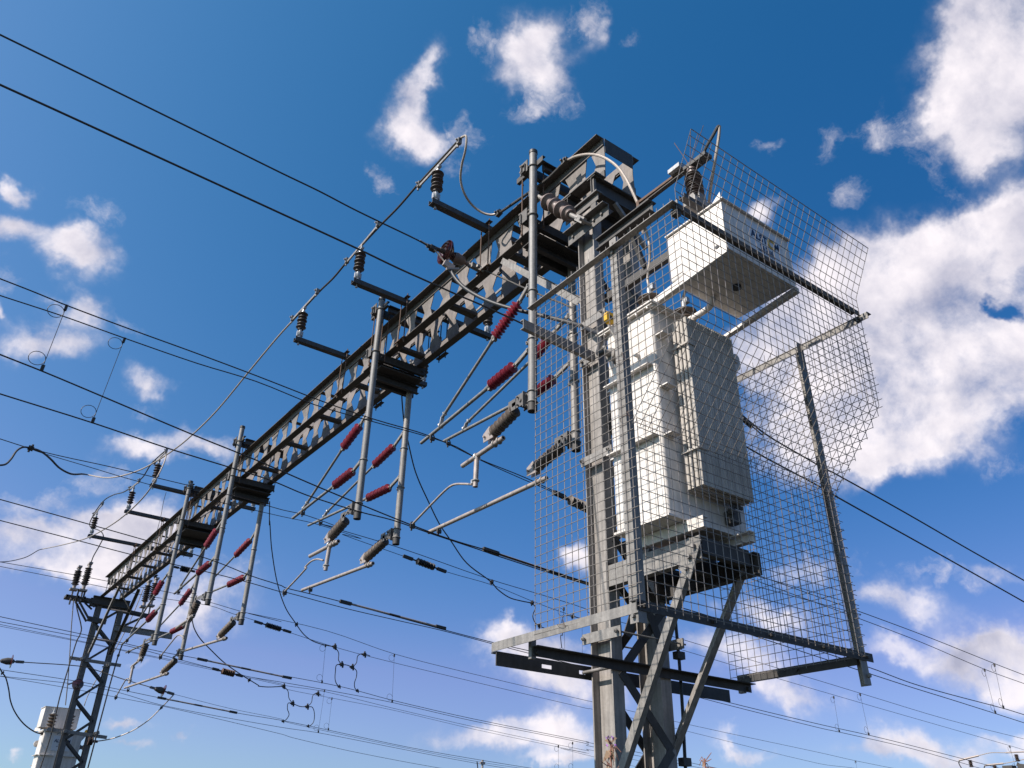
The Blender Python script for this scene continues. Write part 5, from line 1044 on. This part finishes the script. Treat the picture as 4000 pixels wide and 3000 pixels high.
# vertical earth cable on the near mast
b = MB(); e = [qa(R3, 1010, 420, y=5.62), qa(R3, 1020, 640, y=5.62), qa(R3, 1040, 860, y=5.62), qa(R3, 1060, 1150, y=5.62), qa(R3, 1072, 1400, y=5.62), qa(R3, 1085, 1600, y=5.62)]
te = thing('earth_cable', 'dark vertical cable clipped to the right side of the near mast', 'cable', e[-1])
b.pipe(e, .016, 8, True, 3); b.build('cable', M['rubber'], te)
for x, y in ((1020, 790), (1040, 845), (1072, 1420)):
    p = qa(R3, x, y, y=5.62); b = MB(); b.box(p, (.10, .07, .07)); b.bolt(p+V((.05, 0, 0)), X_, .02, .02); b.build('clip', M['dark'], te)
b = MB(); p0 = qa(R3, 545, 942, y=5.6)
# far thin wire with ring hanging from the fourth arm
jumper('thin wire with a small ring hanging from the fourth bracket arm', [(R6, 1305, 548, 20.5), (R6, 1285, 620, 20.5), (R6, 1265, 730, 20.5), (R6, 1240, 830, 20.5), (R6, 1218, 930, 20.5)], .006, 'wire')

# ------------------------------------------------------------------ distant gantry, bottom right
def distant():
    t = thing('distant_gantry', 'distant dark gantry end with pale busbars and insulators in the bottom right corner', 'gantry', at(q(Q7, 1900, 1900), t=60))
    D = 60
    P = lambda x, y: qa(Q7, x, y, t=D)
    b = MB(); b.tube(P(1515, 1575), P(1722, 1525), .055, 10); b.tube(P(1790, 1630), P(1990, 1610), .055, 10); b.tube(P(2012, 1494), P(2240, 1482), .04, 10); b.build('busbar', M['alu'], t)
    for a in ((1722, 1525, 1850, 1495, 2012, 1494), (1990, 1612, 2090, 1592, 2240, 1560)):
        b = MB(); b.pipe([P(a[0], a[1]), P(a[2], a[3]), P(a[4], a[5])], .022, 6, True, 5); b.build('cable', M['pale'], t)
    for x0, y0, x1, y1 in ((1628, 1572, 1645, 1650), (2125, 1510, 2145, 1590), (1895, 1630, 1905, 1700)):
        b = MB(); b.sheds(P(x0, y0), P(x1, y1), .14, .08, 5, segs=12); b.build('insulator', M['brown'], t)
    b = MB(); b.pipe([P(1515, 1575), P(1508, 1605), P(1530, 1650), P(1560, 1700)], .03, 6, True, 4); b.pipe([P(1790, 1632), P(1782, 1660), P(1800, 1700)], .03, 6, True, 4); b.build('cable', M['cable'], t)
    b = MB(); a = P(2050, 1635); b.bar(a, a-Z_*22, .55, .55, X_); b.bar(P(2140, 1640), P(2260, 1655), .25, .3); b.bar(P(2140, 1640), P(2150, 1600), .1, .1); b.bar(P(1500, 1730), P(2300, 1720), .5, .6); b.build('mast', M['dark'], t)
distant()
b = MB(); p = at(q(R8, 1556, 1530), t=48); b.tube(p-Z_*7, p, .06, 10); b.box(p-Z_*.15, (.3, .1, .1)); tag(b.build('distant_post', M['alu']), 'slim pale post top at the bottom edge left of the mast', 'post')
b = MB(); p = at(q(R8, 1522, 1540), t=48); b.pipe([p, p-Z_*.3+X_*.06, p-Z_*1.0+X_*.1], .03, 6, True, 3); tag(b.build('hanging_cable_end', M['wire']), 'short dark cable end beside the slim pale post', 'cable')

# ------------------------------------------------------------------ willowherb in front of the mast
def willowherb(lab, tip, d, h, seed, flower):
    rnd = random.Random(seed); top = at(tip, t=d); foot = V((top.x+.03, top.y+.05, 0))
    t = thing('willowherb', lab, 'plant', foot, 'dry willowherb plants at the mast foot')
    b = MB(); st = [foot, foot.lerp(top, .5)+V((.02, 0, 0)), foot.lerp(top, .85), top]; b.pipe(st, [.007, .006, .004, .002], 7, True); b.build('stem', M['stem'], t)
    lf = MB(); pod = MB(); sp = spline([V(p) for p in st], 30); n = len(sp)
    for k in range(150):
        f = rnd.random()**.6; i = min(int(f*(n-1)), n-1); p = sp[i]
        a = rnd.uniform(0, 6.283); up = rnd.uniform(-.2, 1.0); dr = V((math.cos(a), math.sin(a), up)).normalized()
        L = rnd.uniform(.03, .085)*(1.15-.75*f*f); w = L*.10
        s = dr.cross(Z_).normalized(); mid = p+dr*L*.5+Z_*rnd.uniform(-.0, .015); e = p+dr*L+Z_*rnd.uniform(-.03, .02)
        if f > .62 and rnd.random() < .6: pod.pipe([p, mid, e], [.0013, .0015, .0008], 5, False)
        else: lf.add([p, mid+s*w, e, mid-s*w], [(0, 1, 2), (0, 2, 3)])
    lf.build('leaves', M['leaf'], t); pod.build('seed_pods', M['stem'], t)
    if flower:
        fl = MB()
        for k in range(9):
            c = top+V((rnd.uniform(-.012, .012), rnd.uniform(-.012, .012), rnd.uniform(-.02, .006))); a = rnd.uniform(0, 6); fl.add([c, c+V((math.cos(a)*.009, math.sin(a)*.009, .006)), c+V((math.cos(a+.8)*.009, math.sin(a+.8)*.009, .010))], [(0, 1, 2)])
        fl.build('flower', M['petal'], t)
willowherb('dry pink-brown willowherb with a violet flower in front of the pale mast leg', (2385, 2893), 2.6, 2, 5, True)
willowherb('dry reddish willowherb tip at the bottom edge right of the mast', (2752, 2962), 2.7, 2, 9, False)
bpy.context.view_layer.update()
